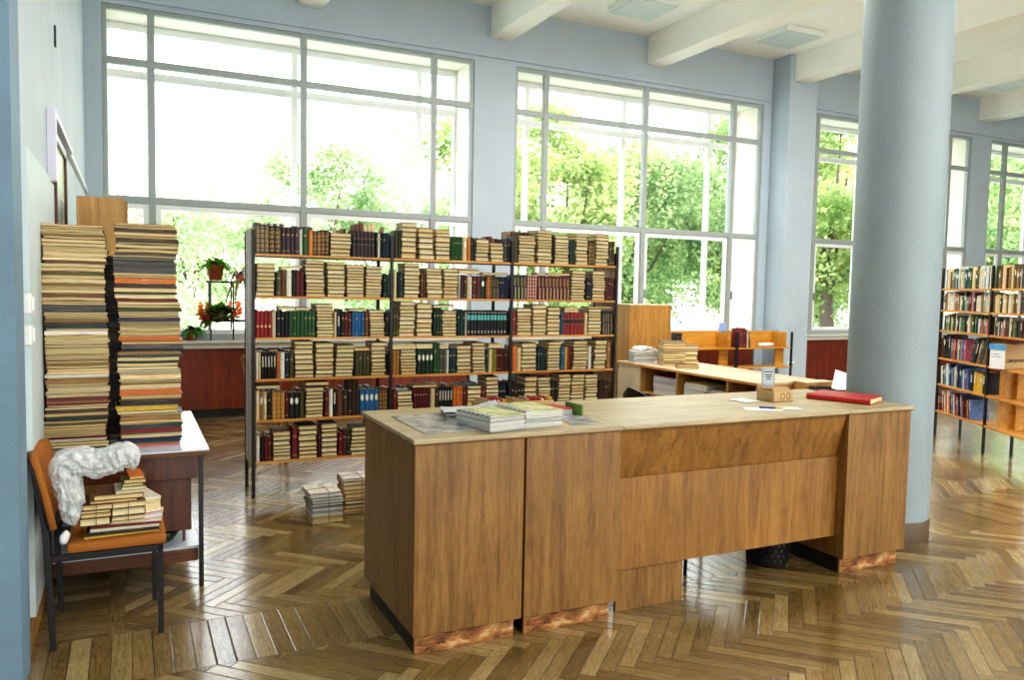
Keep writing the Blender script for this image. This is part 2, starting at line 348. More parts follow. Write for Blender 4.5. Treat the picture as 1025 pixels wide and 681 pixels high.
# ------------------------------------------------------------------ floor
def floor_mat():
    m, nt, b = new_mat('herringbone_parquet')
    tc = nt.nodes.new('ShaderNodeTexCoord'); sx = nt.nodes.new('ShaderNodeSeparateXYZ'); nt.links.new(tc.outputs['Object'], sx.inputs[0])
    x, y = N(nt, sx.outputs[0]), N(nt, sx.outputs[1])
    W = .071; n = 7; s = .70711 / W
    y2 = y + .02
    u = (x - y2) * s + .3; v = (x + y2) * s + .2
    i, j = u.floor(), v.floor(); mm = (i - j).fmod(2 * n); hor = mm.lt(n)
    alH = (u - (i - mm)) / n; acH = v.fract(); idH = (i - mm) * 1.37 + j * 7.13
    j0 = j - ((mm * -1) + (2 * n - 1)); alV = (v - j0) / n; acV = u.fract(); idV = i * 3.71 + j0 * 5.19 + 77
    al, ac, idd = sel(hor, alH, alV), sel(hor, acH, acV), sel(hor, idH, idV)
    st = y.gt(3.54) * y.lt(4.05)
    al = sel(st, (y - 3.54) / .51, al); ac = sel(st, (x / .083).fract(), ac); idd = sel(st, (x / .083).floor() * 2.3 + 500, idd)
    lb = x.lt(-.10) * y.gt(4.05)
    al = sel(lb, (x + .6) / .5, al); ac = sel(lb, (y / .083).fract(), ac); idd = sel(lb, (y / .083).floor() * 3.1 + 900, idd)
    lw = x.gt(-.10) * x.lt(-.03) * y.gt(4.05)
    al = sel(lw, (y / .6).fract(), al); ac = sel(lw, (x + .1) / .07, ac); idd = sel(lw, (y / .6).floor() + 1300, idd)
    idd = (idd * 7 + .5).floor()
    # edge distance in metres
    ea = (ac.mn(ac * -1 + 1)) * W; el = (al.mn(al * -1 + 1)) * (n * W); ed = ea.mn(el)
    wn = nt.nodes.new('ShaderNodeTexWhiteNoise'); wn.noise_dimensions = '1D'; nt.links.new(idd.k, wn.inputs['W'])
    rv = N(nt, wn.outputs['Value'])
    wn2 = nt.nodes.new('ShaderNodeTexWhiteNoise'); wn2.noise_dimensions = '1D'; nt.links.new((idd + 41.7).k, wn2.inputs['W']); rv2 = N(nt, wn2.outputs['Value'])
    cx = nt.nodes.new('ShaderNodeCombineXYZ'); nt.links.new((al * 1.1).k, cx.inputs[0]); nt.links.new((ac * 3.2).k, cx.inputs[1]); nt.links.new((rv * 60).k, cx.inputs[2])
    g = noise(nt, cx.outputs[0], 2.6, 6, .65, 1.0)
    cx2 = nt.nodes.new('ShaderNodeCombineXYZ'); nt.links.new((al * 5).k, cx2.inputs[0]); nt.links.new((ac * 22).k, cx2.inputs[1]); nt.links.new((rv * 31).k, cx2.inputs[2])
    g2 = noise(nt, cx2.outputs[0], 2.2, 3, .6)
    base = ramp(nt, rv.k, [(0, srgb(116, 95, 55)), (.35, srgb(142, 118, 72)), (.7, srgb(160, 136, 88)), (1, srgb(192, 170, 122))])
    col = mixc(nt, .75, base, ramp(nt, g, [(.3, (.5, .45, .38)), (.5, (1, 1, 1)), (.7, (1.25, 1.2, 1.1))]), 'MULTIPLY')
    col = mixc(nt, .7, col, ramp(nt, g2, [(.35, (.36, .31, .24)), (.55, (1, 1, 1))]), 'MULTIPLY')
    big = noise(nt, tc.outputs['Object'], .9, 5, .6)
    col = mixc(nt, .8, col, ramp(nt, big, [(.3, (.68, .64, .56)), (.6, (1.05, 1.05, 1.05))]), 'MULTIPLY')
    gap = ed.lt(.0014) + ed.lt(.0032) * rv2.gt(.80)
    col = mixc(nt, gap.mn(1.0) * .9, col, (.018, .011, .005))
    nt.links.new(col, b.inputs['Base Color'])
    rr = N(nt, g2) * .14 + N(nt, big) * .16 + .10 + gap.mn(1.0) * .4
    b.inputs['Coat Weight'].default_value = .8; b.inputs['Coat Roughness'].default_value = .13; b.inputs['Coat IOR'].default_value = 1.5
    nt.links.new(rr.k, b.inputs['Roughness']); b.inputs['Specular IOR Level'].default_value = .45
    h = (ed * 250).mn(1.0) + rv2 * .5 + N(nt, g) * .35
    bump(nt, b, h.k, .4, .0022)
    nt.links.new(b.inputs['Normal'].links[0].from_socket, b.inputs['Coat Normal'])
    return m
struct('floor', MB().box(-4, 24, -6, 11.2, -.2, 0), floor_mat())

# ------------------------------------------------------------------ shell
XL = -.42; YW = 10.3; YO = 11.05; ZT = 4.79; ZM = 4.17; ZB = 2.60; ZS = .95; ZC = 5.55
WIN = [(-.24, 4.34), (4.97, 9.57), (10.33, 14.93), (15.52, 20.12)]
wb = MB()
xs = [-.62] + [v for w in WIN for v in w] + [24]
for k in range(0, len(xs), 2): wb.box(xs[k], xs[k + 1], YW, YO + .1, 0, ZC)
for a, b in WIN: wb.box(a, b, YW, YO + .1, ZT, ZC)
for a, b in WIN: wb.box(a, b, YO - .12, YO + .1, 0, ZS - .02)
struct('wall_window_side', wb, WALL)
struct('wall_left', MB().box(-.62, XL, 3.85, YW, 0, ZC), LWALL)
struct('wall_left_pier', MB().box(-4, -.39, 3.56, 3.85, 0, ZC), WALL2)
struct('wall_left_rear', MB().box(-4.2, -4, -6, 3.85, 0, ZC), WALL)
struct('wall_behind', MB().box(-4.2, 24, -6.2, -6, 0, ZC), WALL)
struct('wall_right', MB().box(24, 24.2, -6.2, 11.2, 0, ZC), WALL)
struct('ceiling', MB().box(-4.2, 24.2, -6.2, 11.2, ZC, ZC + .25), CEIL)
for k, X in enumerate([-.69, 1.94, 4.57, 7.20, 9.83, 12.46, 15.09, 17.72]):
    struct('trim_beam_%d' % (k + 1), MB().box(X, X + .32, -6, YW if abs(X - 9.83) > .1 else 9.9, 5.12, ZC), BEAMM, bevel=.01)
struct('wall_pilaster', MB().box(9.75, 10.37, 9.9, YW, 0, ZC), WALL, bevel=.02)
struct('trim_1', MB().box(XL, 9.75, YW - .035, YW, 4.85, 4.885).box(10.37, 24, YW - .035, YW, 4.85, 4.885), WALL, bevel=.008)
struct('baseboard_left', MB().prism([(XL, 0), (XL + .022, 0), (XL + .022, .085), (XL + .008, .10), (XL, .10)], 3.86, YW, 'Y'), SKIRT)
# glass
def glass_mat():
    m, nt, b = new_mat('window_glass'); nt.nodes.remove(b)
    t = nt.nodes.new('ShaderNodeBsdfTransparent'); t.inputs[0].default_value = (.985, .99, .99, 1)
    g = nt.nodes.new('ShaderNodeBsdfGlossy'); g.inputs['Roughness'].default_value = .03
    f = nt.nodes.new('ShaderNodeLayerWeight'); f.inputs[0].default_value = .5
    fk = N(nt, f.outputs['Facing']).op('POWER', 5.0) * .3 + .003
    mx = nt.nodes.new('ShaderNodeMixShader'); nt.links.new(fk.k, mx.inputs[0]); nt.links.new(t.outputs[0], mx.inputs[1]); nt.links.new(g.outputs[0], mx.inputs[2])
    nt.links.new(mx.outputs[0], nt.nodes['Material Output'].inputs[0]); return m
GLASS = glass_mat()
for k, (a, b) in enumerate(WIN):
    fr = MB(); t = .05; yd0, yd1 = YW + .02, YW + .09
    mull = [a + .51, a + 2.26, a + 4.0]
    fr.box(a + t, b - t, yd0 + .001, yd1 - .001, ZT - t, ZT); fr.box(a + t, b - t, yd0 + .001, yd1 - .001, ZS, ZS + .07)
    fr.box(a, a + t, yd0, yd1, ZS, ZT); fr.box(b - t, b, yd0, yd1, ZS, ZT)
    for X in mull: fr.box(X - .038, X + .038, yd0 - .015, yd1 - .003, ZS + .001, ZT - .001)
    for z in (ZM, ZB): fr.box(a + .001, b - .001, yd0 - .008, yd1 - .005, z - .04, z + .04)
    w = struct('window_%d' % (k + 1), fr, FRAME, bevel=.005)
    ed = [a] + mull + [b]
    # opening sashes of the lower row
    for i in range(4):
        s = MB(); x0, x1 = ed[i] + .045, ed[i + 1] - .045; z0, z1 = ZS + .07, ZB - .045; q = .055
        s.box(x0 + q, x1 - q, yd0 + .01, yd1 - .01, z0, z0 + q).box(x0 + q, x1 - q, yd0 + .01, yd1 - .01, z1 - q, z1).box(x0, x0 + q, yd0 + .01, yd1 - .01, z0, z1).box(x1 - q, x1, yd0 + .01, yd1 - .01, z0, z1)
        sa = s.build('sash', FRAMEW, w, .004)
        MB().box(x0 + .012, x0 + .03, yd0 - .03, yd0 + .01, 1.55, 1.68).build('window_handle', FRAME, sa, .004)
    MB().box(a + .02, b - .02, YW + .05, YW + .056, ZS, ZT - .02).build('pane', GLASS, w)
    of = MB(); y0, y1 = YO - .12, YO - .05
    of.box(a + .05, b - .05, y0 + .002, y1 - .002, ZT - .10, ZT - .014); of.box(a + .05, b - .05, y0 + .002, y1 - .002, ZS, ZS + .08); of.box(a, a + .05, y0, y1, ZS, ZT); of.box(b - .05, b, y0, y1, ZS, ZT)
    for X in mull: of.box(X - .04, X + .04, y0 - .004, y1 - .004, ZS, ZT - .015)
    for z in (ZM, ZB): of.box(a + .001, b - .001, y0 + .001, y1 - .001, z - .05, z + .05)
    of.build('outer_frame', FRAMEW, w, .005)
    MB().box(a + .02, b - .02, YO - .09, YO - .084, ZS, ZT - .02).build('outer_pane', GLASS, w)
    MB().box(a, b, YW + .09, YO - .12, ZT - .012, ZT).box(b - .012, b, YW + .09, YO - .12, ZS, ZT).box(a, a + .012, YW + .09, YO - .12, ZS, ZT).build('reveal_lining', REVEAL, w)
    # sill board and radiator panel
    x0 = XL if k == 0 else a; x1 = b
    struct('trim_sill_%d' % (k + 1), MB().box(x0 - (0 if k == 0 else .06), x1 + .06, YW - .10, YO - .12, ZS - .035, ZS).box(x0, x1, YW - .06, YW + .0, .85, ZS - .035), SILL, bevel=.006)
    struct('trim_radiator_panel_%d' % (k + 1), MB().box(x0 + .3, x1 - .05, YW - .015, YW + .02, .10, .85), MAHOG)
    struct('trim_panel_plinth_%d' % (k + 1), MB().box(x0 + .3, x1 - .05, YW + .0, YW + .10, 0, .10), KICKB)

# left wall fittings
t = thing('wall_door', 'brown-framed narrow door in the left wall beyond the tall magazine stacks', 'door', (XL, 6.2, 0))
MB().box(0, .03, -.47, -.42, 0, 2.57).box(0, .03, .45, .52, 0, 2.57).box(0, .03, -.47, .52, 2.52, 2.57).build('door_frame', DKWOOD, t, .004)
MB().box(0, .012, -.42, .45, 2.2, 2.52).build('glazed_panel', paint('greenish_pane', srgb(196, 206, 176), .3, .1), t)
MB().box(0, .012, -.42, .45, 0, 2.2).build('door_leaf', paint('greige', srgb(150, 148, 142), .6, .06), t)
tag(MB().box(0, .045, 0, .10, 2.235, 2.62).box(0, .045, 0, 1.65, 2.6205, 2.66).build('door_portal', [paint('portal_white', srgb(222, 220, 236), .5, .04)], None, 0, (XL + .0015, 5.45, 0)),
    'white projecting portal rail around the top of the door on the left wall', 'frame')
tag(MB().box(0, .03, 0, 3.1, 0, .035).build('cable_duct', FRAMEW, None, .004, (XL, 7.15, 2.63)), 'thin white cable duct along the left wall to the window corner', 'cable duct')
tag(MB().box(0, .026, 0, 1.2, 0, 2.13).box(0, .014, 1.2, 2.1, 0, 2.13).build('wall_board', paint('wall_board_paint', srgb(206, 220, 222), .5, .05, 2), None, 0, (XL, 4.13, .105)),
    'pale blue-green board covering the lower left wall behind the chair', 'wall board')
tag(MB().box(0, .01, 0, .06, 0, .13).build('wall_slot', INK, None, 0, (XL, 6.12, 3.19)), 'small dark vertical slot high on the left wall', 'vent')
for i, z in enumerate((1.545, 1.41)):
    s = thing('light_switch', 'white light switch on left wall near the pier, %s of two' % ('upper' if i == 0 else 'lower'), 'switch', (XL, 3.96, z), 0, 'light switches on the left wall')
    MB().box(0, .05, -.045, .045, -.045, .045).build('switch_case', LAMPW, s, .01)
    MB().box(.05, .058, -.025, .025, -.03, .03).build('switch_rocker', WHITEP, s, .004)
s = thing('wall_socket', 'double wall socket on the pale wall left of the right radiator panel', 'socket', (10.0, 9.9, .48))
MB().box(-.08, .08, -.012, 0, -.04, .04).build('socket_plate', FRAMEW, s, .005)
for dx in (-.04, .04): MB().lathe([(.022, 0), (.026, .006), (0, .006)], 14, 0, Matrix.Translation((dx, -.012, 0)) @ Matrix.Rotation(pi / 2, 4, 'X')).build('outlet', GREYP, s)

# ceiling lights
for n_, (X, Y) in enumerate([(3.35, 8.86), (5.98, 8.86), (8.62, 8.86), (11.26, 8.86), (13.9, 8.86), (16.5, 8.86), (8.62, 5.6), (11.26, 5.6), (13.9, 5.6)]):
    nm = ['above the first window', 'above the second window left half', 'above second window right half, beside pilaster', 'hidden partly behind the column by the window row', 'right of the column by the far windows', 'farthest right by the windows', 'in the second row left of the column', 'in the second row behind the column top', 'in second row right of the column near frame edge'][n_]
    l = thing('ceiling_light', 'flat square white ceiling light ' + nm, 'ceiling light', (X, Y, 5.46), 0, 'square ceiling lights')
    lb = MB().box(0, .72, 0, .68, .012, .09).build('lamp_body', LAMPW, l, .004)
    MB().box(.02, .70, .02, .66, 0, .0115).build('diffuser', LAMPG, lb, .002)

# ------------------------------------------------------------------ column
c = thing('round_column', 'thick pale blue-grey round column rising behind the counter to the ceiling', 'column', (4.74, 3.77, 0))
MB().lathe([(.28, .14), (.28, ZC)], 64).build('shaft', COLM, c)
MB().lathe([(.288, 0), (.288, .135), (.28, .145)], 64).build('base_band', paint('column_base', srgb(92, 74, 50), .5, .2, 8), c)

# ------------------------------------------------------------------ counter
def cabinet(label, x0, x1, y0, y1, side):
    t = thing('counter_cabinet', label, 'counter', (x0, y0, 0)); w, d = x1 - x0, y1 - y0
    MB().box(.0, w, 0, .02, .10, .96).build('front_panel', OAK, t, .002)
    MB().box(.0, .02, .02, d, .10, .96).box(w - .02, w, .02, d, .10, .96).box(.02, w - .02, .02, d, .10, .12).build('side_panel', OAK, t, .002)
    MB().box(.02, w - .02, .04, .055, 0, .10).build('kick_board', KICKW, t, .002)
    MB().box(.025, .04, .055, d - .03, 0, .10).box(w - .04, w - .025, .055, d - .03, 0, .10).split('side_kick', KICKB, t)
    return t
cabinet('left-end oak counter cabinet with grain running up and a chipped kick strip', 1.118, 1.652, 3.25, 4.06, 0)
cabinet('second oak counter cabinet from the left, under the blue-spined magazine stacks', 1.664, 2.185, 3.25, 4.06, 0)
cabinet('right-end oak counter cabinet standing beside the round column', 3.76, 4.285, 3.25, 4.06, 1)
def top(label, x0, x1, y0, y1):
    t = thing('worktop', label, 'counter top', (x0, y0, .96))
    MB().box(0, x1 - x0, 0, y1 - y0, .006, .026).build('top_board', OAKTOP, t, .002)
    MB().box(0.0, x1 - x0, 0.0, y1 - y0, 0, .007).build('edge_strip', OAKDK, t, .001)
top('pale worn counter top over the two left oak cabinets', 1.108, 2.192, 3.24, 4.10)
top('front strip of the long pale counter top with papers and a pen', 2.194, 3.752, 3.24, 3.688)
top('rear strip of the long pale counter top behind a dark seam', 2.194, 3.752, 3.694, 4.10)
top('pale counter top over the right oak cabinet under the red ledger', 3.754, 4.295, 3.24, 4.10)
ct = thing('counter_section', 'central oak counter front with sloped upper board and plain lower board', 'counter', (2.187, 3.25, 0))
wd = 3.758 - 2.187
MB().prism([(.015, .958), (.033, .958), (.103, .700), (.085, .700)], 0, wd, 'X').build('upper_board', OAKX, ct, .002)
MB().prism([(.068, .702), (.088, .702), (.088, .225), (.068, .225)], 0, wd, 'X').build('lower_board', OAKX, ct, .002)
MB().box(.05, .475, .088, .106, 0, .50).box(.457, .475, .106, .70, 0, .50).build('foot_panel', OAK, ct, .002)
MB().box(0, wd, .40, .46, .86, .95).build('support_rail', OAKDK, ct)

# ------------------------------------------------------------------ things on the counter
def flat_stack(base, w, d, n, t, mesh, cols, label, group, rot, jitter=.006, name='magazine', cat='magazine'):
    z = base[2]; 
    for k in range(n):
        tt = t * RND.uniform(.8, 1.2)
        a = rot + RND.uniform(-.03, .03)
        dx, dy = RND.uniform(-jitter, jitter), RND.uniform(-jitter, jitter)
        inst(RND.choice(mesh), name, (base[0] + dx, base[1] + dy, z + .0003), (0, 0, a), (w, d, tt), jit(RND.choice(cols)),
             label % ordn(n - 1 - k), cat, group)
        z += tt + .0006
    return z
ZTOP = .9865
za = flat_stack((1.590, 3.30, ZTOP), .205, .29, 9, .0078, MAGW, ['white', 'grey', 'white'], 'white-paged journal in the left front stack on the counter, %s from top', 'left front stack of journals on the counter', .20, .002)
zb = flat_stack((1.800, 3.335, ZTOP), .215, .29, 9, .0080, MAGW, ['white', 'grey', 'white'], 'white-paged journal in the right front stack on the counter, %s from top', 'right front stack of journals on the counter', .10, .002)
def cover_top(name, label, base, z, w, d, rot, mat):
    return tag(MB().box(-w / 2, w / 2, 0, d, 0, .003).build(name, mat, None, 0, (base[0], base[1], z), rot), label, 'magazine')
def journal_cover():
    m, nt, b = new_mat('journal_cover'); v = tex_co(nt, 'Object')
    sx = nt.nodes.new('ShaderNodeSeparateXYZ'); nt.links.new(v, sx.inputs[0]); x, y = N(nt, sx.outputs[0]), N(nt, sx.outputs[1])
    c = ramp(nt, noise(nt, v, 9, 4), [(.35, srgb(120, 148, 70)), (.5, srgb(206, 208, 150)), (.65, srgb(226, 228, 200))])
    st = x.lt(-.07); k = (y * 26).fract().gt(.45)
    c = mixc(nt, st * k, c, (.02, .03, .03)); c = mixc(nt, st * (k * -1 + 1), c, srgb(220, 224, 220))
    nt.links.new(c, b.inputs['Base Color']); b.inputs['Roughness'].default_value = .3; return m
JC = journal_cover()
cover_top('journal', 'topmost green-covered journal of the left front stack on the counter', (1.590, 3.30), za, .205, .29, .20, JC)
cover_top('journal', 'topmost green-covered journal of the right front stack on the counter', (1.800, 3.335), zb, .215, .29, .10, JC)
zc = flat_stack((1.575, 3.66, ZTOP), .30, .21, 3, .009, MAGW, ['grey', 'grey'], 'grey newspaper in the low pile behind the left journal stack, %s from top', 'low pile of grey newspapers on the counter', -.25, .004, 'newspaper', 'newspaper')
# curled newspaper sheet
mb = MB(); nx, ny = 12, 8
vs = [(-.15 + .3 * i / nx, .2 * j / ny, .012 + .045 * max(0, (i / nx - .45)) ** 1.5 * 2 * (j / ny) + .002 * sin(i * 1.3 + j)) for i in range(nx + 1) for j in range(ny + 1)]
mb.add(vs, [(i * (ny + 1) + j, (i + 1) * (ny + 1) + j, (i + 1) * (ny + 1) + j + 1, i * (ny + 1) + j + 1) for i in range(nx) for j in range(ny)], 0, None, True)
tag(mb.build('newspaper_sheet', GREYP, None, 0, (1.575, 3.68, zc - .008), -.25), 'curled grey newspaper sheet on top of the low newspaper pile', 'newspaper')
# glass sheet with papers under it
g = thing('desk_blotter', 'grey glass sheet with papers beneath on the left counter end', 'desk sheet', (1.20, 3.36, ZTOP))
def marb():
    m, nt, b = new_mat('paper_under_glass'); v = tex_co(nt, 'Object')
    c = ramp(nt, noise(nt, v, 12, 5, .6), [(.35, srgb(120, 128, 134)), (.5, srgb(170, 174, 176)), (.65, srgb(200, 202, 200))])
    nt.links.new(c, b.inputs['Base Color']); b.inputs['Roughness'].default_value = .12; return m
MB().box(0, .30, 0, .52, .0005, .004).build('glass_sheet', marb(), g, .001)
tag(MB().box(0, .16, 0, .30, 0, .003).build('glass_sheet', marb(), None, .001, (1.95, 3.34, ZTOP + .0003), -.25), 'pale glossy sheet right of the journal stacks on the counter', 'desk sheet')
# card index trays with red files behind the stacks
for nm, X, Y, L_, lab, cc in (('card_tray', 1.77, 3.92, .16, 'small cream card tray with a red tab behind the left journals', 'red'), ('card_tray', 2.00, 3.90, .26, 'long cream card tray filled with red cards behind right journals', 'red')):
    t = thing(nm, lab, 'card tray', (X, Y, ZTOP), .0)
    MB().box(-L_ / 2, L_ / 2, -.06, -.055, 0, .05).box(-L_ / 2, L_ / 2, .055, .06, 0, .05).box(-L_ / 2, -L_ / 2 + .005, -.06, .06, 0, .05).box(L_ / 2 - .005, L_ / 2, -.06, .06, 0, .05).box(-L_ / 2, L_ / 2, -.06, .06, 0, .004).build('tray_box', CARD, t, .001)
    k = -L_ / 2 + .012
    while k < L_ / 2 - .012:
        MB().box(k, k + .004, -.05, .05, .005, .055 + RND.uniform(0, .015)).build('index_card', RND.choice([REDM, REDM, CARD, WHITEP, paint('yellow_card', srgb(220, 180, 60), .7)]) if k > -.02 else CARD, t)
        k += .013
t = thing('red_folder', 'red folder lying over the white journals beside the card tray', 'folder', (2.045, 3.70, ZTOP), .15)
MB().box(-.07, .07, -.08, .08, 0, .03).build('page_block', WPAGES, t); MB().box(-.075, .075, -.085, .085, .03, .036).build('cover', REDM, t, .002)
tag(MB().box(-.004, .004, -.10, .05, 0, .06).build('green_booklet', paint('green_cover', srgb(90, 130, 60), .5), None, 0, (2.135, 3.66, ZTOP), .1), 'thin green booklet standing on edge beside the red folder', 'booklet')
# cardboard box and sign
t = thing('cardboard_box', 'small open cardboard box on the counter holding slips of paper', 'box', (3.64, 3.72, ZTOP), .05)
MB().box(-.085, .085, -.07, -.066, 0, .065).box(-.085, .085, .066, .07, 0, .065).box(-.085, -.081, -.07, .07, 0, .065).box(.081, .085, -.07, .07, 0, .065).box(-.085, .085, -.07, .07, 0, .004).build('box_body', CARD, t, .002)
for k in range(7): MB().box(-.07, .07, -.05 + k * .016, -.046 + k * .016, .005, .078 + RND.uniform(-.006, .008)).build('paper_slip', CARD, t)
for k, dx in enumerate((-.01, .04)): MB().tube([(dx + .018 * cos(a * pi / 5) * (.8 if k else 1), -.0705, .032 + .02 * sin(a * pi / 5)) for a in range(11)], .002, 5).build('printed_mark', OAKDK, t)
t = thing('notice_card', 'small grey notice card with lines of print standing in the cardboard box', 'sign', (3.67, 3.815, ZTOP), .05)
nb = MB().box(-.058, .058, -.002, .002, .0, .195).build('card_board', paint('notice_grey', srgb(176, 184, 190), .5), t, .001)
lm = MB()
for q, (zz_, hw) in enumerate(((.165, .042), (.145, .030), (.132, .026), (.118, .020))): lm.box(-hw, hw, -.0032, -.002, zz_, zz_ + .006)
lm.box(-.052, -.050, -.0032, -.002, .05, .188).box(.050, .052, -.0032, -.002, .05, .188).box(-.052, .052, -.0032, -.002, .186, .188)
lm.build('printed_lines', INK, nb)
# red ledger
t = thing('red_ledger', 'large thick red ledger lying on the right end of the counter', 'book', (4.09, 3.58, ZTOP), -1.17)
cv = MB().box(-.195, .195, -.125, .125, 0, .004).box(-.195, .195, -.125, .125, .032, .037).prism([(-.12, 0), (-.132, .008), (-.132, .029), (-.12, .037)], -.195, .195, 'X').build('cover', REDM, t, .0015)
MB().box(-.188, .188, -.122, .118, .004, .032).build('page_block', PAGES, cv)
# papers and pen
for k, (X, Y, a, w, l, lab) in enumerate(((3.28, 3.44, -.5, .10, .21, 'white slip of paper under the pen on the counter'), (3.42, 3.42, -.42, .12, .20, 'pale paper sheet near the counter edge, right of the pen'), (3.42, 3.75, .1, .14, .12, 'white paper beside the cardboard box on the counter'))):
    tag(MB().box(-l / 2, l / 2, -w / 2, w / 2, 0, .0012).build('paper_sheet', WHITEP if k != 1 else paint('pale_sheet', srgb(200, 206, 196), .6), None, 0, (X, Y, ZTOP + .0002 + .0014 * k), a), lab, 'paper')
t = thing('ballpoint_pen', 'blue ballpoint pen with yellow tip lying on the white slip', 'pen', (3.33, 3.425, ZTOP + .009), -.55)
MB().tube([(-.07, 0, 0), (.02, 0, 0)], .0055, 8).build('barrel', BLUEM, t); MB().tube([(.02, 0, 0), (.05, 0, 0), (.068, 0, 0)], [.0055, .0045, .001], 8).build('tip', paint('pen_yellow', srgb(214, 180, 60), .4), t)

# waste bin
t = thing('waste_bin', 'black textured plastic waste bin under the counter beside right cabinet', 'bin', (3.52, 3.60, 0))
bb = MB().lathe([(0, .004), (.105, .004), (.115, .02), (.135, .30), (.142, .31), (.135, .312), (.128, .30), (.105, .02), (0, .015)], 28).build('bin_body', RUBBER, t)
kb = MB()
for r in range(7):
    for k in range(22):
        a = 2 * pi * (k + .5 * (r % 2)) / 22; z = .05 + r * .032; rr = .1165 + (.135 - .115) * (z - .02) / .28
        M_ = Matrix.Translation((rr * cos(a), rr * sin(a), z)) @ Matrix.Rotation(a, 4, 'Z')
        kb.box(-.002, .003, -.010, .010, -.009, .009, 0, M_)
kb.build('raised_texture', DARKM, bb)
# stool under the counter
t = thing('stool', 'metal-legged stool tucked under the middle of the counter', 'stool', (3.16, 3.86, 0))
for sx_ in (-1, 1):
    for sy in (-1, 1): MB().tube([(sx_ * .24, sy * .22, 0), (sx_ * .21, sy * .19, .42)], .011, 8).build('leg', DARKM, t)
MB().box(-.22, .22, -.2, .2, .42, .46).build('seat', RUBBER, t, .012)
# armchair behind counter
t = thing('office_armchair', 'black-backed armchair behind the counter with a bent brown armrest showing', 'chair', (3.50, 4.62, 0))
path = [(-.235, -.12, .905), (-.245, .02, .94), (-.24, .16, .955), (-.20, .28, .89), (-.10, .35, .85), (.0, .37, .84), (.10, .35, .84), (.20, .28, .84), (.24, .16, .84), (.245, .02, .82)]
bk = MB(); vs = []
for (x_, y_, z_) in path:
    q = Vector((x_, y_ - .1, 0)).normalized() * .028
    vs += [(x_, y_, .66), (x_, y_, z_), (x_ - q.x, y_ - q.y, z_ - .004), (x_ - q.x, y_ - q.y, .66)]
n_ = len(path)
fs = [(i * 4 + q, (i + 1) * 4 + q, (i + 1) * 4 + (q + 1) % 4, i * 4 + (q + 1) % 4) for i in range(n_ - 1) for q in range(4)] + [(0, 1, 2, 3), (n_ * 4 - 1, n_ * 4 - 2, n_ * 4 - 3, n_ * 4 - 4)]
bk.add(vs, fs); bk.build('backrest', RUBBER, t)
MB().box(-.22, .22, -.22, .26, .60, .66).build('seat', RUBBER, t, .02)
for s_ in (-1, 1):
    MB().tube([(s_ * .235, -.06, .64), (s_ * .235, -.08, .90), (s_ * .235, -.14, .925), (s_ * .235, -.40, .925), (s_ * .235, -.455, .90), (s_ * .235, -.44, .80), (s_ * .22, -.2, .63)], .014, 8).build('armrest', DKWOODX, t)
MB().tube([(0, 0, .08), (0, 0, .60)], .03, 10).build('pedestal', DARKM, t)
for k in range(5):
    a = 2 * pi * k / 5 + .3; lg = MB().tube([(0, 0, .10), (.27 * cos(a), .27 * sin(a), .05)], [.02, .014], 8).build('leg', DARKM, t)
    MB().tube([(.27 * cos(a), .27 * sin(a) - .012, .026), (.27 * cos(a), .27 * sin(a) + .012, .026)], .025, 12).build('castor', RUBBER, lg)
# ------------------------------------------------------------------ desk with tall magazine stacks
DESKTOP = paint('desk_top_sheen', srgb(206, 214, 228), .22, .04, 3)  # bluish white: reflected light put into the top and low shelf colour
t = thing('writing_desk', 'dark brown desk with pale top and thin legs carrying the tall magazine stacks', 'desk', (-.40, 4.49, 0))
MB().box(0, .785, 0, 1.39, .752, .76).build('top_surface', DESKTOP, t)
MB().box(0, .785, 0, 1.39, .728, .7515).build('top_board', OAKDK, t, .002)
for X in (.03, .745):
    for Y in (.05, 1.32): MB().box(X - .012, X + .012, Y - .012, Y + .012, 0, .728).build('leg', DARKM, t, .002)
MB().box(.045, .73, .05, .07, .60, .728).box(.045, .73, 1.30, 1.32, .60, .728).split('apron', DKWOOD, t)
MB().box(.02, .735, .10, .12, .125, .195).box(.02, .735, 1.26, 1.28, .125, .195).split('brace', DKWOODX, t, .003)
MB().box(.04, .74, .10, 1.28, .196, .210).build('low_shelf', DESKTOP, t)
p = MB().box(.36, .70, .10, 1.1, .30, .60).build('drawer_pedestal', DKWOOD, t, .004)
MB().box(.34, .705, .085, .10, .585, .600).build('pedestal_trim', OAKDK, t)
for X in (.56, .66): MB().box(X, X + .015, .2, .215, .21, .30).build('pedestal_foot', DKWOODX, t)
t = thing('green_bowl', 'dark green bowl on the low shelf under the desk', 'bowl', (.17, 4.75, .2105))
MB().lathe([(0, .002), (.045, .002), (.05, .01), (.085, .06), (.08, .061), (.045, .014), (0, .01)], 24).build('bowl_body', paint('bowl_green', srgb(44, 58, 30), .3), t)

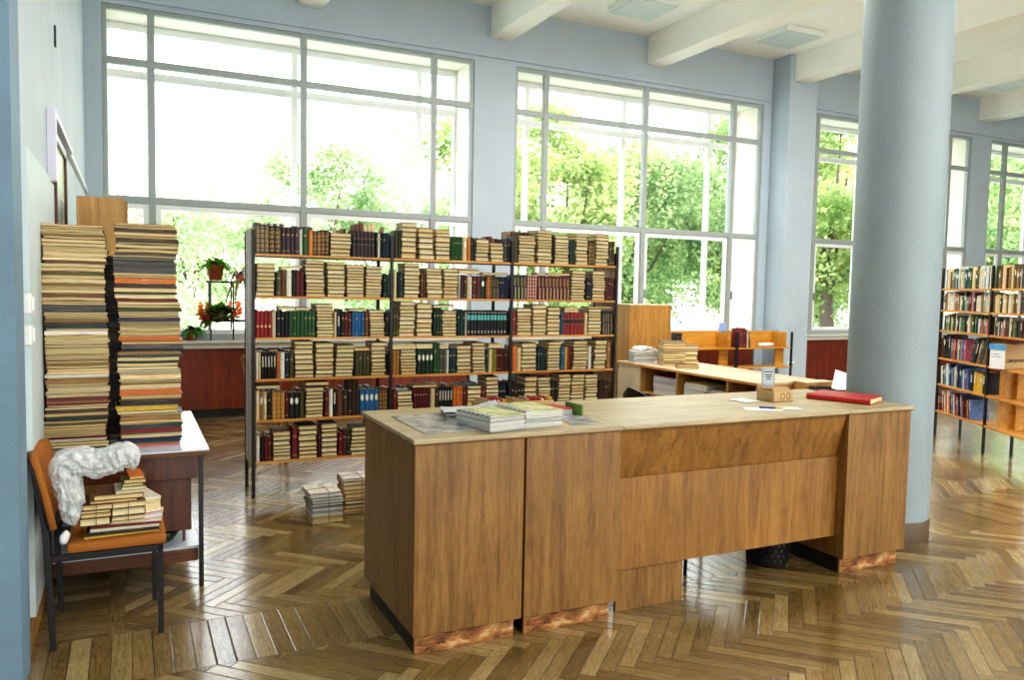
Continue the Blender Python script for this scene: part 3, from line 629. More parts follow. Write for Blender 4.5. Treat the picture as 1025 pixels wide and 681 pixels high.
def zy(py): return 1.95 - (py - 222) * .00532
def mag_stack(side, X0, X1, Yf, acc, jx):
    z = .7608; k = 0; ztop = 1.93 if side == 'left' else 1.945; items = []
    drift = 0; dr2 = 0
    while z < ztop:
        t_ = RND.choice([.007, .009, .010, .012, .013, .016, .020]) * RND.uniform(.85, 1.15); c = None
        for (a, b, cc) in acc:
            if b <= z + t_ / 2 < a: c = cc
        if RND.random() < .12: drift = RND.uniform(-jx, jx); 
        items.append((z, t_, c, drift)); z += t_ + .0008
    n = len(items)
    for k, (z, t_, c, dr) in enumerate(items):
        e = 0.02 * sin((z - .76) * 3.2) * (1 if side == 'right' else .3)
        col = jit(c) if c else jit(RND.choice(['tan', 'tan', 'cream', 'cream', 'white', 'brown', 'olive', 'grey', 'tan', 'tan', 'dbrown', 'brown']), .25)
        ti = k / n
        rotx = 0
        o = inst(RND.choice(SPINE) if (c or RND.random() < .28) else RND.choice(MAGS), 'magazine', ((X0 + X1) / 2 + dr + e * .6 + RND.uniform(-.004, .004), Yf + RND.uniform(-.006, .006), z),
             (0, 0, RND.uniform(-.025, .025)), ((X1 - X0) * RND.uniform(.95, 1.0), .215, t_), col,
             'yellowed magazine, %s from top of the %s tall stack on the desk' % (ordn(n - 1 - k), side), 'magazine', '%s tall stack of old magazines on the desk' % side)
mag_stack('left', -.395, -.100, 4.66, [(zy(271), zy(259), 'black'), (zy(258), zy(255), 'purple'), (zy(252), zy(246), 'black'), (zy(394), zy(397), 'red'), (zy(398), zy(401), 'dred'),
                                       (zy(411), zy(415), 'dgreen'), (zy(431), zy(434), 'dred'), (zy(303), zy(307), 'grey'), (zy(322), zy(326), 'teal')], .010)
mag_stack('right', -.062, .248, 4.66, [(zy(257), zy(270), 'grey'), (zy(275), zy(280), 'orange'), (zy(280), zy(287), 'dbrown'), (zy(288), zy(293), 'black'), (zy(294), zy(299), 'dred'), (zy(316), zy(319), 'navy'),
                                       (zy(333), zy(339), 'orange'), (zy(344), zy(349), 'black'), (zy(352), zy(356), 'teal'), (zy(357), zy(361), 'dgreen'), (zy(388), zy(393), 'orange'), (zy(398), zy(403), 'black'),
                                       (zy(404), zy(408), 'yellow'), (zy(423), zy(426), 'teal'), (zy(427), zy(430), 'red'), (zy(437), zy(441), 'navy'), (zy(444), zy(448), 'pink')], .012)
z = .7608
for k in range(30):
    tt = RND.uniform(.028, .04)
    if z + tt > 1.88: break
    inst(SPINE[0], 'gap_filler', (-.08, 4.93, z), (0, 0, RND.uniform(-.03, .03)), (.30, .21, tt), jit(RND.choice(['black', 'dbrown', 'black', 'grey'])), 'added dark filler volume blackening the gap between the two magazine stacks, %s from below' % ordn(k), 'gap filler', 'added dark fillers behind the gap of the magazine stacks'); z += tt + .0008  # filler stack added to turn the gap between the stacks dark
t = thing('plywood_cabinet', 'tall plain plywood cabinet whose top shows behind the magazine stacks', 'cabinet', (-.30, 6.0, 0))
MB().box(0, .285, 0, .5, .08, 2.205).build('cabinet_body', CARD if 0 else PLY, t, .004)
MB().box(.285, .305, .02, .48, .1, 2.19).build('door', PLY, t, .003)
MB().box(.02, .27, .03, .47, 0, .08).build('plinth', KICKB, t)

# ------------------------------------------------------------------ chair
def tubep(o0, pts, r, name, m, par): return MB().tube(pts, r, 4 if 0 else 8).build(name, m, par)
t = thing('side_chair', 'orange upholstered chair with black square legs loaded with books and a plastic bag', 'chair', (-.10, 4.2, 0))
def bar(a, b, w, name, m=BLACKM, par=t):
    a, b = Vector(a), Vector(b); d = b - a; q = d.to_track_quat('Z', 'Y').to_matrix().to_4x4()
    return MB().box(-w / 2, w / 2, -w / 2, w / 2, 0, d.length, 0, Matrix.Translation(a) @ q).build(name, m, par, .002)
bar((.225, -.21, 0), (.225, -.21, .43), .024, 'leg'); bar((.21, .23, 0), (.21, .23, .43), .024, 'leg')
bar((-.215, -.23, 0), (-.235, -.23, .52), .026, 'leg'); bar((-.215, .26, 0), (-.235, .26, .52), .026, 'leg')
bar((-.232, -.23, .50), (-.275, -.23, .80), .024, 'back_post'); bar((-.232, .26, .50), (-.275, .26, .80), .024, 'back_post')
MB().box(-.235, .237, -.222, -.20, .395, .425).box(-.235, .222, .22, .242, .395, .425).box(.20, .225, -.21, .23, .395, .425).build('seat_frame', BLACKM, t, .002)
MB().box(-.16, .25, -.225, .25, .425, .475).build('seat', ORANGE, t, .018)
bk = MB(); n_ = 10; vs = []
for i in range(n_ + 1):
    u = i / n_; y = -.25 + .53 * u; cv = -.03 * (1 - (2 * u - 1) ** 2)
    for (z, dx) in ((.54, .018), (.70, .002), (.84, -.012), (.875, -.022)):
        rr = .012 if (i in (0, n_)) else 0
        vs.append((-.222 + cv + dx - (z - .54) * .09, y, z - rr * (1 if z > .8 else -1)))
nn = 4
fs = [(i * nn + q, (i + 1) * nn + q, (i + 1) * nn + q + 1, i * nn + q + 1) for i in range(n_) for q in range(nn - 1)]
bk.add(vs, fs, 0, None, True); bo = bk.build('backrest', ORANGE, t)
sm = bo.modifiers.new('thick', 'SOLIDIFY'); sm.thickness = .028; sm.offset = 0
bk2 = MB(); bk2.add([(v[0] - .022, v[1], v[2]) for v in vs], fs, 0, None, True); b2 = bk2.build('back_shell', RUBBER, bo); sm = b2.modifiers.new('thick', 'SOLIDIFY'); sm.thickness = .008; sm.offset = 0
# things on the chair
GC = 'pile of books and magazines on the orange chair'
z = .4765
for k, (c, tt, w) in enumerate((('yellow', .008, .31), ('black', .016, .30), ('cream', .014, .29), ('red', .012, .29), ('white', .009, .28))):
    inst(SPINE[k % 2] if c in ('red', 'black', 'yellow') else MAGW[k % 2], 'magazine', (-.035 + k * .006, 4.02, z), (0, 0, .05 - .03 * k + RND.uniform(-.02, .02)), (w, .22, tt), jit(c),
         '%s magazine, %s in the colourful layer at the bottom of the chair pile' % (WORD[c], ['lowest', 'second from below', 'third from below', 'fourth from below', 'topmost'][k]), 'magazine', GC); z += tt + .0008
def cb(X0, X1, z, tt, col, lab, mesh=FLAT, d=.19, y=3.99, rot=0, name='book'):
    return inst(mesh, name, ((X0 + X1) / 2, y, z), (0, 0, rot), (X1 - X0, d, tt), jit(col), lab, 'book', GC)
zl = z
for k, (tt, c, dx) in enumerate(((.038, 'dbrown', 0), (.020, 'tan', .005), (.012, 'black', .004), (.026, 'maroon', .012))):
    cb(-.205 + dx, -.085 + dx, zl, tt, c, 'thick old book in the left column on the orange chair, %s from below' % ORD[k]); zl += tt + .0008
zr = z
for k, (tt, c, dx) in enumerate(((.012, 'white', 0), (.022, 'dbrown', .0), (.036, 'grey', .003), (.026, 'tan', .006))):
    cb(-.078 + dx, .058 + dx, zr, tt, c, 'old book in the right column on the orange chair, %s from below' % ORD[k], rot=.02 * k); zr += tt + .0008
z = max(zl, zr)
for k, (X0, X1, tt, c, ro) in enumerate(((-.165, .03, .012, 'tan', .04), (-.150, .055, .024, 'brown', -.02), (-.06, .07, .012, 'white', .05), (-.035, .065, .018, 'grey', 0), (-.03, .055, .012, 'lgreen', .06), (-.025, .065, .018, 'olive', -.03), (.0, .06, .012, 'orange', .1))):
    cb(X0, X1, z, tt, c, '%s book in the narrow upper pile on the orange chair, %s from below' % (WORD[c], ORD[k]), rot=ro, d=.17, y=4.0); z += tt + .0008
inst(FLATW, 'book', (.095, 4.03, .5385), (0, .0, .35), (.09, .2, .03), jit('orange'), 'orange-covered book jutting out at the right side of the chair pile', 'book', GC)
inst(FLAT, 'book', (.098, 4.035, .569), (0, .0, .3), (.07, .2, .07), jit('white'), 'thick white book above the jutting orange one on the chair', 'book', GC)
# string round the old books
tag(MB().tube([(-.14, 3.985, .54), (-.14, 3.984, .60), (-.137, 3.985, .64)], .0016, 5).tube([(-.01, 3.985, .545), (-.008, 3.984, .60), (-.006, 3.985, .645)], .0016, 5).build('string_tie', STRING),
    'two vertical strings tying the old books on the orange chair', 'string')
# plastic bag
def bag_mat():
    m, nt, b = new_mat('thin_white_plastic'); b.inputs['Base Color'].default_value = (.86, .89, .90, 1); b.inputs['Roughness'].default_value = .28
    v = tex_co(nt, 'Object'); f = noise(nt, v, 14, 5, .6, 1.5)
    tr = nt.nodes.new('ShaderNodeBsdfTransparent'); mx = nt.nodes.new('ShaderNodeMixShader')
    a = nt.nodes.new('ShaderNodeMapRange'); a.inputs[1].default_value = .3; a.inputs[2].default_value = .7; a.inputs[3].default_value = .45; a.inputs[4].default_value = .88
    nt.links.new(f, a.inputs[0]); nt.links.new(a.outputs[0], mx.inputs[0]); nt.links.new(tr.outputs[0], mx.inputs[1]); nt.links.new(b.outputs[0], mx.inputs[2])
    nt.links.new(mx.outputs[0], nt.nodes['Material Output'].inputs[0]); bump(nt, b, f, .6, .02); return m
from mathutils import noise as MN
def blob(mb, c, r, rot=0, seg=26, rings=16, amp=.018, fq=13):
    M_ = Matrix.Translation(c) @ Matrix.Rotation(rot, 4, 'Y')
    vs = []
    for i in range(rings + 1):
        th = pi * i / rings
        for k in range(seg):
            ph = 2 * pi * k / seg; p = Vector((r[0] * sin(th) * cos(ph), r[1] * sin(th) * sin(ph), r[2] * cos(th)))
            w = M_ @ p; nz = MN.noise_vector(w * fq) * amp + MN.noise_vector(w * fq * 2.7) * amp * .5
            vs.append(w + nz)
    fs = [(i * seg + k, i * seg + (k + 1) % seg, (i + 1) * seg + (k + 1) % seg, (i + 1) * seg + k) for i in range(rings) for k in range(seg)]
    mb.add(vs, fs, 0, None, True)
mb = MB(); P_ = [(-.225, .545, .012, .04), (-.235, .575, .040, .07), (-.238, .63, .050, .09), (-.25, .70, .055, .10), (-.262, .77, .058, .10), (-.258, .820, .060, .10), (-.205, .832, .060, .105), (-.15, .815, .062, .10), (-.095, .822, .058, .11), (-.05, .836, .058, .115), (-.01, .835, .056, .11), (.008, .80, .03, .07), (.01, .775, .008, .03)]
SEG, SUB = 84, 8; vs = []; nr = 0
def cat(a, b, c, d, u): return .5 * (2 * b + (c - a) * u + (2 * a - 5 * b + 4 * c - d) * u * u + (3 * b - a - 3 * c + d) * u ** 3)
for i in range(len(P_) - 1):
    q = [P_[max(0, i - 1)], P_[i], P_[i + 1], P_[min(len(P_) - 1, i + 2)]]
    for s_ in range(SUB + (1 if i == len(P_) - 2 else 0)):
        u = s_ / SUB; x_, z_, hx, hy = (cat(*[w[c] for w in q], u) for c in range(4)); x2, z2 = (cat(*[w[c] for w in q], u + .01) for c in range(2))
        tg = Vector((x2 - x_, z2 - z_)).normalized(); nx_ = Vector((-tg.y, tg.x)); sv = (i + u) * .055
        for k in range(SEG):
            a = 2 * pi * k / SEG; ca, sa = cos(a), sin(a)
            w = Vector((ca * .08 + sv * .8, sa * .16, sv * 1.6)); n1 = 1 - abs(MN.noise(w * 16)) * 2; n2 = 1 - abs(MN.noise(Vector((ca * 2.2, sa * 2.2, sv * 9)) * 1.7 + Vector((5, 1, 2)))) * 2; n3 = MN.noise(w * 45)
            f_ = .80 + .20 * n1 + .16 * n2 + .08 * n3
            vs.append((x_ + nx_.x * ca * hx * f_, 4.055 + sa * hy * f_, z_ + nx_.y * ca * hx * f_))
        nr += 1
mb.add(vs, [(i * SEG + k, i * SEG + (k + 1) % SEG, (i + 1) * SEG + (k + 1) % SEG, (i + 1) * SEG + k) for i in range(nr - 1) for k in range(SEG)] + [tuple(range(SEG))[::-1], tuple(range((nr - 1) * SEG, nr * SEG))], 0, None, True)
bg = mb.build('plastic_bag', bag_mat()); tag(bg, 'crumpled translucent white plastic bag draped over the books on the orange chair', 'bag')
# crumpled paper between back and seat
mb = MB(); blob(mb, (-.265, 3.99, .50), (.022, .03, .035), .2, 14, 10, .008, 30); tag(mb.build('crumpled_paper', WHITEP), 'small crumpled white paper wedged at the back of the orange seat', 'paper')

# ------------------------------------------------------------------ tied bundles on the floor
def bundle(label, X, Y, rot, specs, w, d):
    t = thing('paper_bundle', label, 'bundle', (X, Y, 0), rot); z = .002
    for tt, c, dx in specs:
        o = bpy.data.objects.new('bound_volume', FLATW if c in ('white', 'grey') else FLAT); C.objects.link(o); o.parent = t
        o.location = (dx, 0, z); o.scale = (w, d, tt); o.color = (*jit(c), 1); o.rotation_euler.z = RND.uniform(-.04, .04); z += tt + .0006
    s = MB(); q = .003
    for X_ in (0.01,): s.tube([(X_, -q, 0.004), (X_, -q, z + q), (X_, d + q, z + q), (X_, d + q, .004)], .002, 5)
    s.tube([(-w / 2 - .01, d * .45, .004), (-w / 2 - .008, d * .45, z + q), (w / 2 + .008, d * .5, z + q), (w / 2 + .01, d * .5, .004)], .002, 5)
    s.tube([(.01, d * .47, z + q), (-.03, d * .42, z + .02), (-.05, d * .38, z + .045)], .0016, 5)
    s.build('string', STRING, t)
bundle('string-tied bundle of white papers on the floor beside the counter', 1.232, 5.42, .02, [(.05, 'cream', .004), (.03, 'white', .0), (.035, 'grey', .004), (.022, 'grey', .002), (.02, 'white', .006), (.024, 'white', .0), (.03, 'white', -.012)], .215, .25)
bundle('string-tied bundle of red and pale books on the floor, half behind the counter', 1.50, 5.56, -.03, [(.018, 'black', .0), (.022, 'orange', .0), (.03, 'black', .01), (.03, 'dbrown', .01), (.018, 'red', .0), (.03, 'cream', .01), (.028, 'orange', 0), (.03, 'cream', .0), (.03, 'brown', -.004), (.02, 'white', -.008)], .24, .22)

# ------------------------------------------------------------------ the big bookcase
SH = [1.871, 1.549, 1.230, .910, .591, .268]
bc = thing('bookcase', 'large double-sided bookcase of three bays with black posts and orange-edged shelves', 'bookcase', (.855, 6.27, 0))
posts = [0, 1.085, 2.175, 3.265]
for i, X in enumerate(posts):
    for Y in (0, .385):
        top_ = 2.06
        MB().box(X - .0125, X + .0125, Y, Y + .022, 0, top_).build('post', BLACKM, bc, .002)
for (X0, X1) in ((-.008, .006),):
    MB().box(X0, X1, .03, .376, .24, 2.07).build('end_panel', PALEWOOD, bc, .002)
    MB().box(-.012, -.008, .10, .16, .3, 2.06).box(-.012, -.008, .28, .33, .3, 2.06).build('end_panel_strip', paint('pale_strip', srgb(196, 196, 214), .5, .05), bc)
MB().box(3.262, 3.270, .03, .376, .24, 2.0).build('end_panel', PLY, bc, .002)
for k, z in enumerate(SH):
    for i in range(3): MB().box(posts[i] + .014, posts[i + 1] - .014, .004, .395, z - .010, z + .008).build('shelf', PLYX, bc, .0015)
BAYN = ['left', 'middle', 'right']; SHN = ['top', 'second', 'third', 'fourth', 'fifth', 'bottom']
BX = [(.872, 1.925, 80, 662), (1.958, 3.012, 85, 817), (3.048, 4.102, 90, 728)]
DK = ['dbrown', 'black', 'navy', 'brown', 'maroon', 'olive', 'dgreen', 'black', 'grey']
def fill(bay, tier, data, px=None):
    X0, X1, p0, p1 = BX[bay]
    if px: p0, p1 = px
    f = lambda p: X0 + (p - p0) * (X1 - X0) / (p1 - p0)
    z = SH[tier] + .0085; up = 0; pl = 0
    gU = 'upright books on the %s shelf of the %s bay' % (SHN[tier], BAYN[bay]); gP = 'flat piled books on the %s shelf of the %s bay' % (SHN[tier], BAYN[bay])
    for e in data:
        kind, a, b = e[:3]; xa, xb = max(X0 - .004, f(a)), min(X1 + .004, f(b))
        if kind == 'U':
            n, cols, h = e[3], e[4].split(','), e[5]; style = e[6] if len(e) > 6 else 'plain'; w = (xb - xa) / n
            lean = e[7] if len(e) > 7 else 0
            for k in range(n):
                c = cols[k % len(cols)]
                hh = h * (1 if len(cols) == 1 else RND.uniform(.93, 1.04)); hh = min(hh, .302 if tier else .9)
                inst(UP[style], 'book', (xa + w * (k + .5), 6.285 + RND.uniform(0, .006), z), (0, lean, 0), (w * .955, .15, hh), jit(c),
                     '%s book, %s from left among standing books, %s shelf, %s bay of large bookcase' % (WORD[c], ordn(up), SHN[tier], BAYN[bay]), 'book', gU); up += 1
        else:
            n, H = e[3], e[4]; H = min(H, .296 if tier else .9); zz = z; ws = [RND.uniform(.75, 1.3) for _ in range(n)]; s = sum(ws)
            sl = RND.uniform(-.010, .010)
            for k in range(n):
                tt = H * ws[k] / s
                w = (xb - xa - .010) * RND.uniform(.92, 1.0)
                inst(FLAT, 'book', ((xa + xb) / 2 + sl * (k / n - .5) + RND.uniform(-.003, .003), 6.283 + RND.uniform(-.006, .012), zz), (0, 0, RND.uniform(-.03, .03)), (w, .2, tt - .0008), jit(RND.choice(DK)),
                     'flat cream-edged book, %s from top, %s pile, %s shelf, %s bay of large bookcase' % (ordn(n - 1 - k), ordn(pl), SHN[tier], BAYN[bay]), 'book', gP)
                zz += tt
            pl += 1
fill(0, 0, [('U', 80, 135, 3, 'grey', .22, 'ornate'), ('U', 136, 184, 2, 'black', .212, 'ornate'), ('U', 186, 260, 4, 'purple', .205), ('U', 262, 274, 1, 'white', .2), ('U', 276, 299, 1, 'green', .205),
            ('U', 301, 388, 5, 'orange,dbrown,brown,maroon,black', .195, 'ornate'), ('P', 391, 489, 6, .185), ('U', 492, 594, 6, 'purple', .205, 'blackband'), ('U', 597, 627, 3, 'dgreen,white,dgreen', .2), ('U', 629, 660, 2, 'navy,teal', .2)])
fill(0, 1, [('P', 82, 162, 8, .25), ('U', 165, 205, 2, 'olive,brown', .2), ('U', 208, 230, 1, 'white', .2), ('U', 232, 245, 1, 'dgreen', .2), ('U', 246, 281, 2, 'maroon', .19), ('P', 285, 373, 10, .285), ('P', 378, 462, 9, .275),
            ('P', 466, 547, 10, .26), ('P', 552, 630, 10, .25), ('U', 634, 661, 2, 'dgreen,teal', .2)])
fill(0, 2, [('U', 81, 147, 4, 'red', .205, 'dot'), ('U', 148, 163, 2, 'cream,white', .21), ('U', 166, 216, 3, 'black', .2), ('U', 218, 330, 7, 'green', .205), ('P', 333, 412, 10, .262), ('U', 413, 424, 1, 'cream', .2), ('U', 425, 441, 1, 'navy', .19, 'label'),
            ('U', 443, 490, 3, 'black,maroon,maroon', .2), ('U', 492, 548, 4, 'blue', .2), ('U', 550, 567, 1, 'brown', .2), ('P', 570, 643, 9, .218), ('U', 645, 660, 1, 'black', .2)])
fill(0, 3, [('U', 81, 102, 2, 'white,cream', .2), ('U', 104, 165, 5, 'black', .205, 'label'), ('U', 167, 181, 1, 'orange', .2), ('U', 182, 200, 1, 'white', .2), ('U', 201, 219, 1, 'navy', .2), ('U', 221, 238, 1, 'olive', .2), ('P', 240, 326, 8, .29),
            ('P', 330, 414, 8, .275), ('P', 419, 505, 8, .255), ('U', 508, 574, 4, 'olive', .2), ('P', 578, 650, 9, .275)])
fill(0, 4, [('U', 76, 116, 3, 'cream,tan,cream', .23, 'oval'), ('U', 118, 133, 1, 'black', .21), ('U', 134, 181, 3, 'gold', .215, 'ornate'), ('U', 182, 196, 1, 'maroon', .21), ('U', 197, 235, 2, 'black', .205, 'oval'), ('U', 237, 253, 1, 'olive', .2), ('P', 257, 329, 8, .245),
            ('U', 331, 347, 1, 'maroon', .2), ('U', 349, 377, 2, 'white,black', .215, 'label'), ('U', 379, 421, 2, 'brown,dbrown', .22), ('U', 423, 466, 3, 'dbrown', .28), ('U', 469, 546, 4, 'blue', .21, 'oval'), ('U', 547, 582, 3, 'brown', .21, 'ornate')], (75, 585))
fill(0, 5, [('U', 77, 90, 1, 'white', .2), ('U', 92, 133, 3, 'black,maroon,maroon', .2), ('P', 136, 206, 7, .23), ('U', 208, 229, 1, 'dred', .25), ('P', 231, 305, 7, .265), ('U', 306, 316, 1, 'maroon', .22), ('P', 317, 384, 7, .27),
            ('U', 386, 433, 3, 'dred,maroon,dgreen', .2), ('P', 434, 500, 7, .23), ('P', 505, 580, 7, .25)], (75, 585))
fill(1, 0, [('U', 92, 127, 2, 'olive,dgreen', .225), ('P', 130, 224, 7, .295), ('P', 231, 327, 6, .262), ('P', 335, 432, 7, .255), ('U', 434, 506, 5, 'green', .2), ('U', 508, 536, 1, 'cream', .2, 'oval'), ('U', 539, 558, 1, 'orange', .195), ('U', 560, 587, 2, 'teal,dgreen', .2),
            ('P', 589, 681, 6, .19), ('P', 687, 777, 5, .165), ('U', 780, 815, 2, 'grey,black', .2)])
fill(1, 1, [('U', 87, 105, 1, 'cream', .23), ('U', 107, 140, 2, 'black,teal', .22), ('P', 147, 247, 9, .285), ('U', 249, 279, 2, 'brown', .2), ('P', 283, 385, 8, .25), ('P', 388, 484, 8, .25), ('U', 486, 496, 1, 'white', .2), ('U', 497, 537, 2, 'dbrown', .2), ('U', 540, 571, 2, 'cream,white', .2),
            ('U', 574, 628, 2, 'maroon', .195), ('U', 629, 656, 1, 'dgreen', .19, 'oval'), ('U', 659, 702, 3, 'maroon,orange,maroon', .195, 'ornate'), ('U', 705, 746, 3, 'dgreen', .19, 'stripe'), ('U', 748, 814, 4, 'navy', .195)])
fill(1, 2, [('U', 87, 117, 2, 'olive', .225), ('P', 120, 221, 9, .29), ('P', 225, 327, 7, .275), ('U', 330, 382, 3, 'dgreen', .235), ('P', 383, 479, 8, .215), ('U', 481, 531, 3, 'dgreen,teal,dgreen', .22), ('U', 533, 541, 1, 'white', .2), ('U', 543, 803, 12, 'black', .218, 'tealband'), ('U', 804, 814, 1, 'black', .2)])
fill(1, 3, [('U', 86, 125, 2, 'gold', .205), ('P', 130, 230, 8, .21), ('U', 234, 333, 4, 'dgreen', .205, 'oval'), ('U', 335, 371, 2, 'green', .26), ('U', 373, 413, 2, 'grey', .2), ('U', 415, 429, 1, 'white', .2), ('U', 431, 475, 2, 'navy,teal', .215), ('P', 479, 575, 7, .24),
            ('P', 578, 668, 9, .26), ('U', 670, 687, 1, 'teal', .2), ('U', 689, 712, 1, 'cream', .2), ('U', 714, 741, 2, 'yg', .195), ('U', 742, 791, 3, 'maroon', .2), ('U', 793, 813, 1, 'dbrown', .2)])
fill(1, 4, [('U', 88, 112, 1, 'dred', .2), ('P', 114, 211, 6, .185), ('U', 214, 318, 6, 'maroon', .2), ('U', 319, 346, 1, 'cream', .195), ('U', 348, 368, 1, 'dbrown', .2), ('U', 370, 457, 5, 'black', .2, 'label'), ('U', 460, 521, 3, 'orange', .2), ('U', 523, 547, 1, 'maroon', .2), ('P', 549, 643, 6, .21),
            ('U', 645, 669, 1, 'dred', .2), ('P', 671, 762, 8, .28), ('U', 764, 813, 3, 'navy', .2)])
fill(2, 0, [('U', 91, 113, 1, 'olive', .24), ('P', 117, 222, 9, .24), ('P', 230, 323, 10, .295), ('U', 324, 334, 1, 'black', .25), ('P', 335, 431, 9, .262), ('U', 432, 467, 2, 'dgreen', .22), ('P', 468, 551, 9, .285), ('U', 553, 594, 3, 'dbrown', .215, 'ornate'), ('P', 596, 687, 9, .29), ('U', 689, 727, 2, 'olive,dbrown', .22)])
fill(2, 1, [('U', 91, 172, 4, 'dgreen', .215, 'stripe'), ('U', 174, 236, 4, 'red', .215, 'check'), ('U', 238, 436, 9, 'maroon', .212, 'stripe'), ('P', 446, 542, 10, .272), ('U', 545, 579, 2, 'black,navy', .215), ('P', 582, 670, 10, .272), ('U', 672, 727, 3, 'maroon,dbrown,maroon', .21)])
fill(2, 2, [('U', 91, 113, 1, 'red', .2), ('P', 116, 206, 8, .24), ('P', 209, 299, 8, .275), ('P', 301, 386, 7, .255), ('U', 388, 400, 1, 'blue', .21), ('U', 402, 539, 6, 'red', .205, 'blackband'), ('U', 541, 558, 1, 'cream', .2), ('P', 561, 652, 8, .24), ('U', 655, 722, 4, 'navy,black,dgreen,black', .21, 'stripe')])
fill(2, 3, [('U', 96, 121, 1, 'orange', .225), ('U', 122, 147, 1, 'cream', .21), ('P', 149, 246, 7, .25), ('U', 248, 305, 4, 'teal,dgreen,teal,black', .21), ('P', 307, 391, 9, .26), ('U', 394, 417, 1, 'blue', .21), ('U', 418, 433, 1, 'yellow', .21), ('U', 434, 452, 1, 'red', .21), ('U', 453, 468, 1, 'dbrown', .21),
            ('P', 469, 566, 9, .265), ('U', 568, 590, 1, 'white', .21), ('U', 591, 606, 1, 'dbrown', .2), ('P', 607, 691, 7, .27), ('U', 693, 718, 1, 'tan', .25)])
fill(2, 4, [('U', 92, 168, 4, 'black,dbrown,black,navy', .2), ('P', 170, 250, 6, .27), ('P', 254, 336, 9, .26), ('U', 338, 376, 2, 'dbrown,black', .2), ('P', 378, 461, 9, .28), ('P', 464, 551, 9, .275), ('P', 553, 640, 9, .27), ('U', 644, 712, 4, 'dbrown', .2)])
# books lying on top of standing ones
def lying(bay, tier, a, b, h, col, tt=.022, rot=0, tilt=0, px=None, where=''):
    X0, X1, p0, p1 = BX[bay]
    if px: p0, p1 = px
    f = lambda p: X0 + (p - p0) * (X1 - X0) / (p1 - p0)
    inst(FLAT, 'book', ((f(a) + f(b)) / 2, 6.295, SH[tier] + .009 + h), (0, tilt, rot), (f(b) - f(a), .13, tt), jit(col),
         '%s book lying flat %s, %s shelf, %s bay of large bookcase' % (WORD[col], where, SHN[tier], BAYN[bay]), 'book', 'books lying across the standing rows of the large bookcase')
lying(0, 1, 186, 276, .214, 'tan', .02, 0, -.10, where='beside first pile')
lying(0, 2, 176, 245, .212, 'dbrown', .026, where='near left end'); lying(0, 2, 246, 305, .212, 'dbrown', .022, where='over green set')
lying(0, 2, 478, 560, .206, 'grey', .018, where='over blue set'); lying(0, 3, 505, 574, .206, 'orange', .022, where='over olive set')
lying(0, 4, 78, 165, .242, 'olive', .026, 0, 0, (75, 585), 'at left end'); lying(0, 4, 260, 348, .254, 'tan', .028, 0, 0, (75, 585), 'over the first pile')
lying(1, 1, 486, 625, .212, 'grey', .030, where='near the middle'); lying(1, 1, 640, 805, .206, 'brown', .022, where='at right end'); lying(1, 1, 470, 612, .2435, 'grey', .014, where='topmost near middle')
lying(1, 2, 330, 460, .240, 'dbrown', .022, 0, -.05, where='over dark green books'); lying(1, 3, 84, 226, .214, 'white', .04, where='at left end'); lying(1, 3, 374, 430, .212, 'white', .03, where='over grey books')
lying(1, 3, 690, 785, .212, 'cream', .034, where='at right end'); lying(1, 3, 228, 330, .21, 'dgreen', .05, where='over oval-labelled set')
lying(1, 4, 210, 360, .206, 'tan', .02, where='over maroon set'); lying(2, 1, 238, 290, .218, 'dbrown', .02, where='over maroon set, left'); lying(2, 1, 296, 440, .218, 'maroon', .022, where='over maroon set, right')
lying(2, 2, 412, 497, .208, 'cream', .022, where='over red set'); lying(2, 2, 412, 500, .231, 'tan', .022, where='topmost over red set'); lying(2, 2, 558, 718, .244, 'olive', .016, where='at right end')
# far side books
rb = MB(); r2 = random.Random(3)
for k in range(6):
    for i in range(3):
        x = posts[i] + .02
        while x < posts[i + 1] - .05:
            w = r2.uniform(.018, .045); h = r2.uniform(.15, .215) if k else r2.uniform(.17, .235)
            if r2.random() > .06: rb.box(x, x + w - .002, .235, .385 if r2.random() > .3 else .37, SH[k] + .0085, SH[k] + .0085 + h, r2.randrange(5))
            x += w
rbo = rb.build('shelf_backing_books', [paint('rear_%d' % q, srgb(*COL[c]), .6, .1, 9) for q, c in enumerate(('dbrown', 'black', 'maroon', 'grey', 'tan'))], None, 0, (.855, 6.27, 0))
stuff(rbo, 'dim row of books filling the far side of the large double-sided bookcase', 'books')
G0 = 'worn books standing on the far side above the top shelf'
for k in range(7):
    inst(UP['plain'], 'book', (1.66 + k * .034, 6.44, SH[0] + .0085), (0, .0 if k < 6 else .18, 0), (.03, .05, .262 + .012 * (k % 3)), jit(RND.choice(['tan', 'cream', 'brown'])), 'worn tan book rising behind the top row of left bay, %s from left' % ORD[k], 'book', G0)
for k in range(22):
    inst(UP['plain'], 'book', (3.10 + k * .044, 6.50, SH[0] + .0085), (0, RND.uniform(-.02, .02), 0), (.038, .12, RND.uniform(.262, .292)), jit(RND.choice(['tan', 'brown', 'olive', 'white', 'dbrown'])), 'worn book rising behind the top row of right bay, %s from left' % ordn(k), 'book', G0 + ' of right bay')
for k in range(10):
    inst(UP['plain'], 'book', (.90 + k * .024, 6.46, SH[0] + .0085), (0, 0, 0), (.022, .12, .244), jit(RND.choice(['white', 'grey', 'tan'])), 'pale book showing behind the ornate books on top shelf, %s from left' % ordn(k), 'book', G0 + ' at the left end')
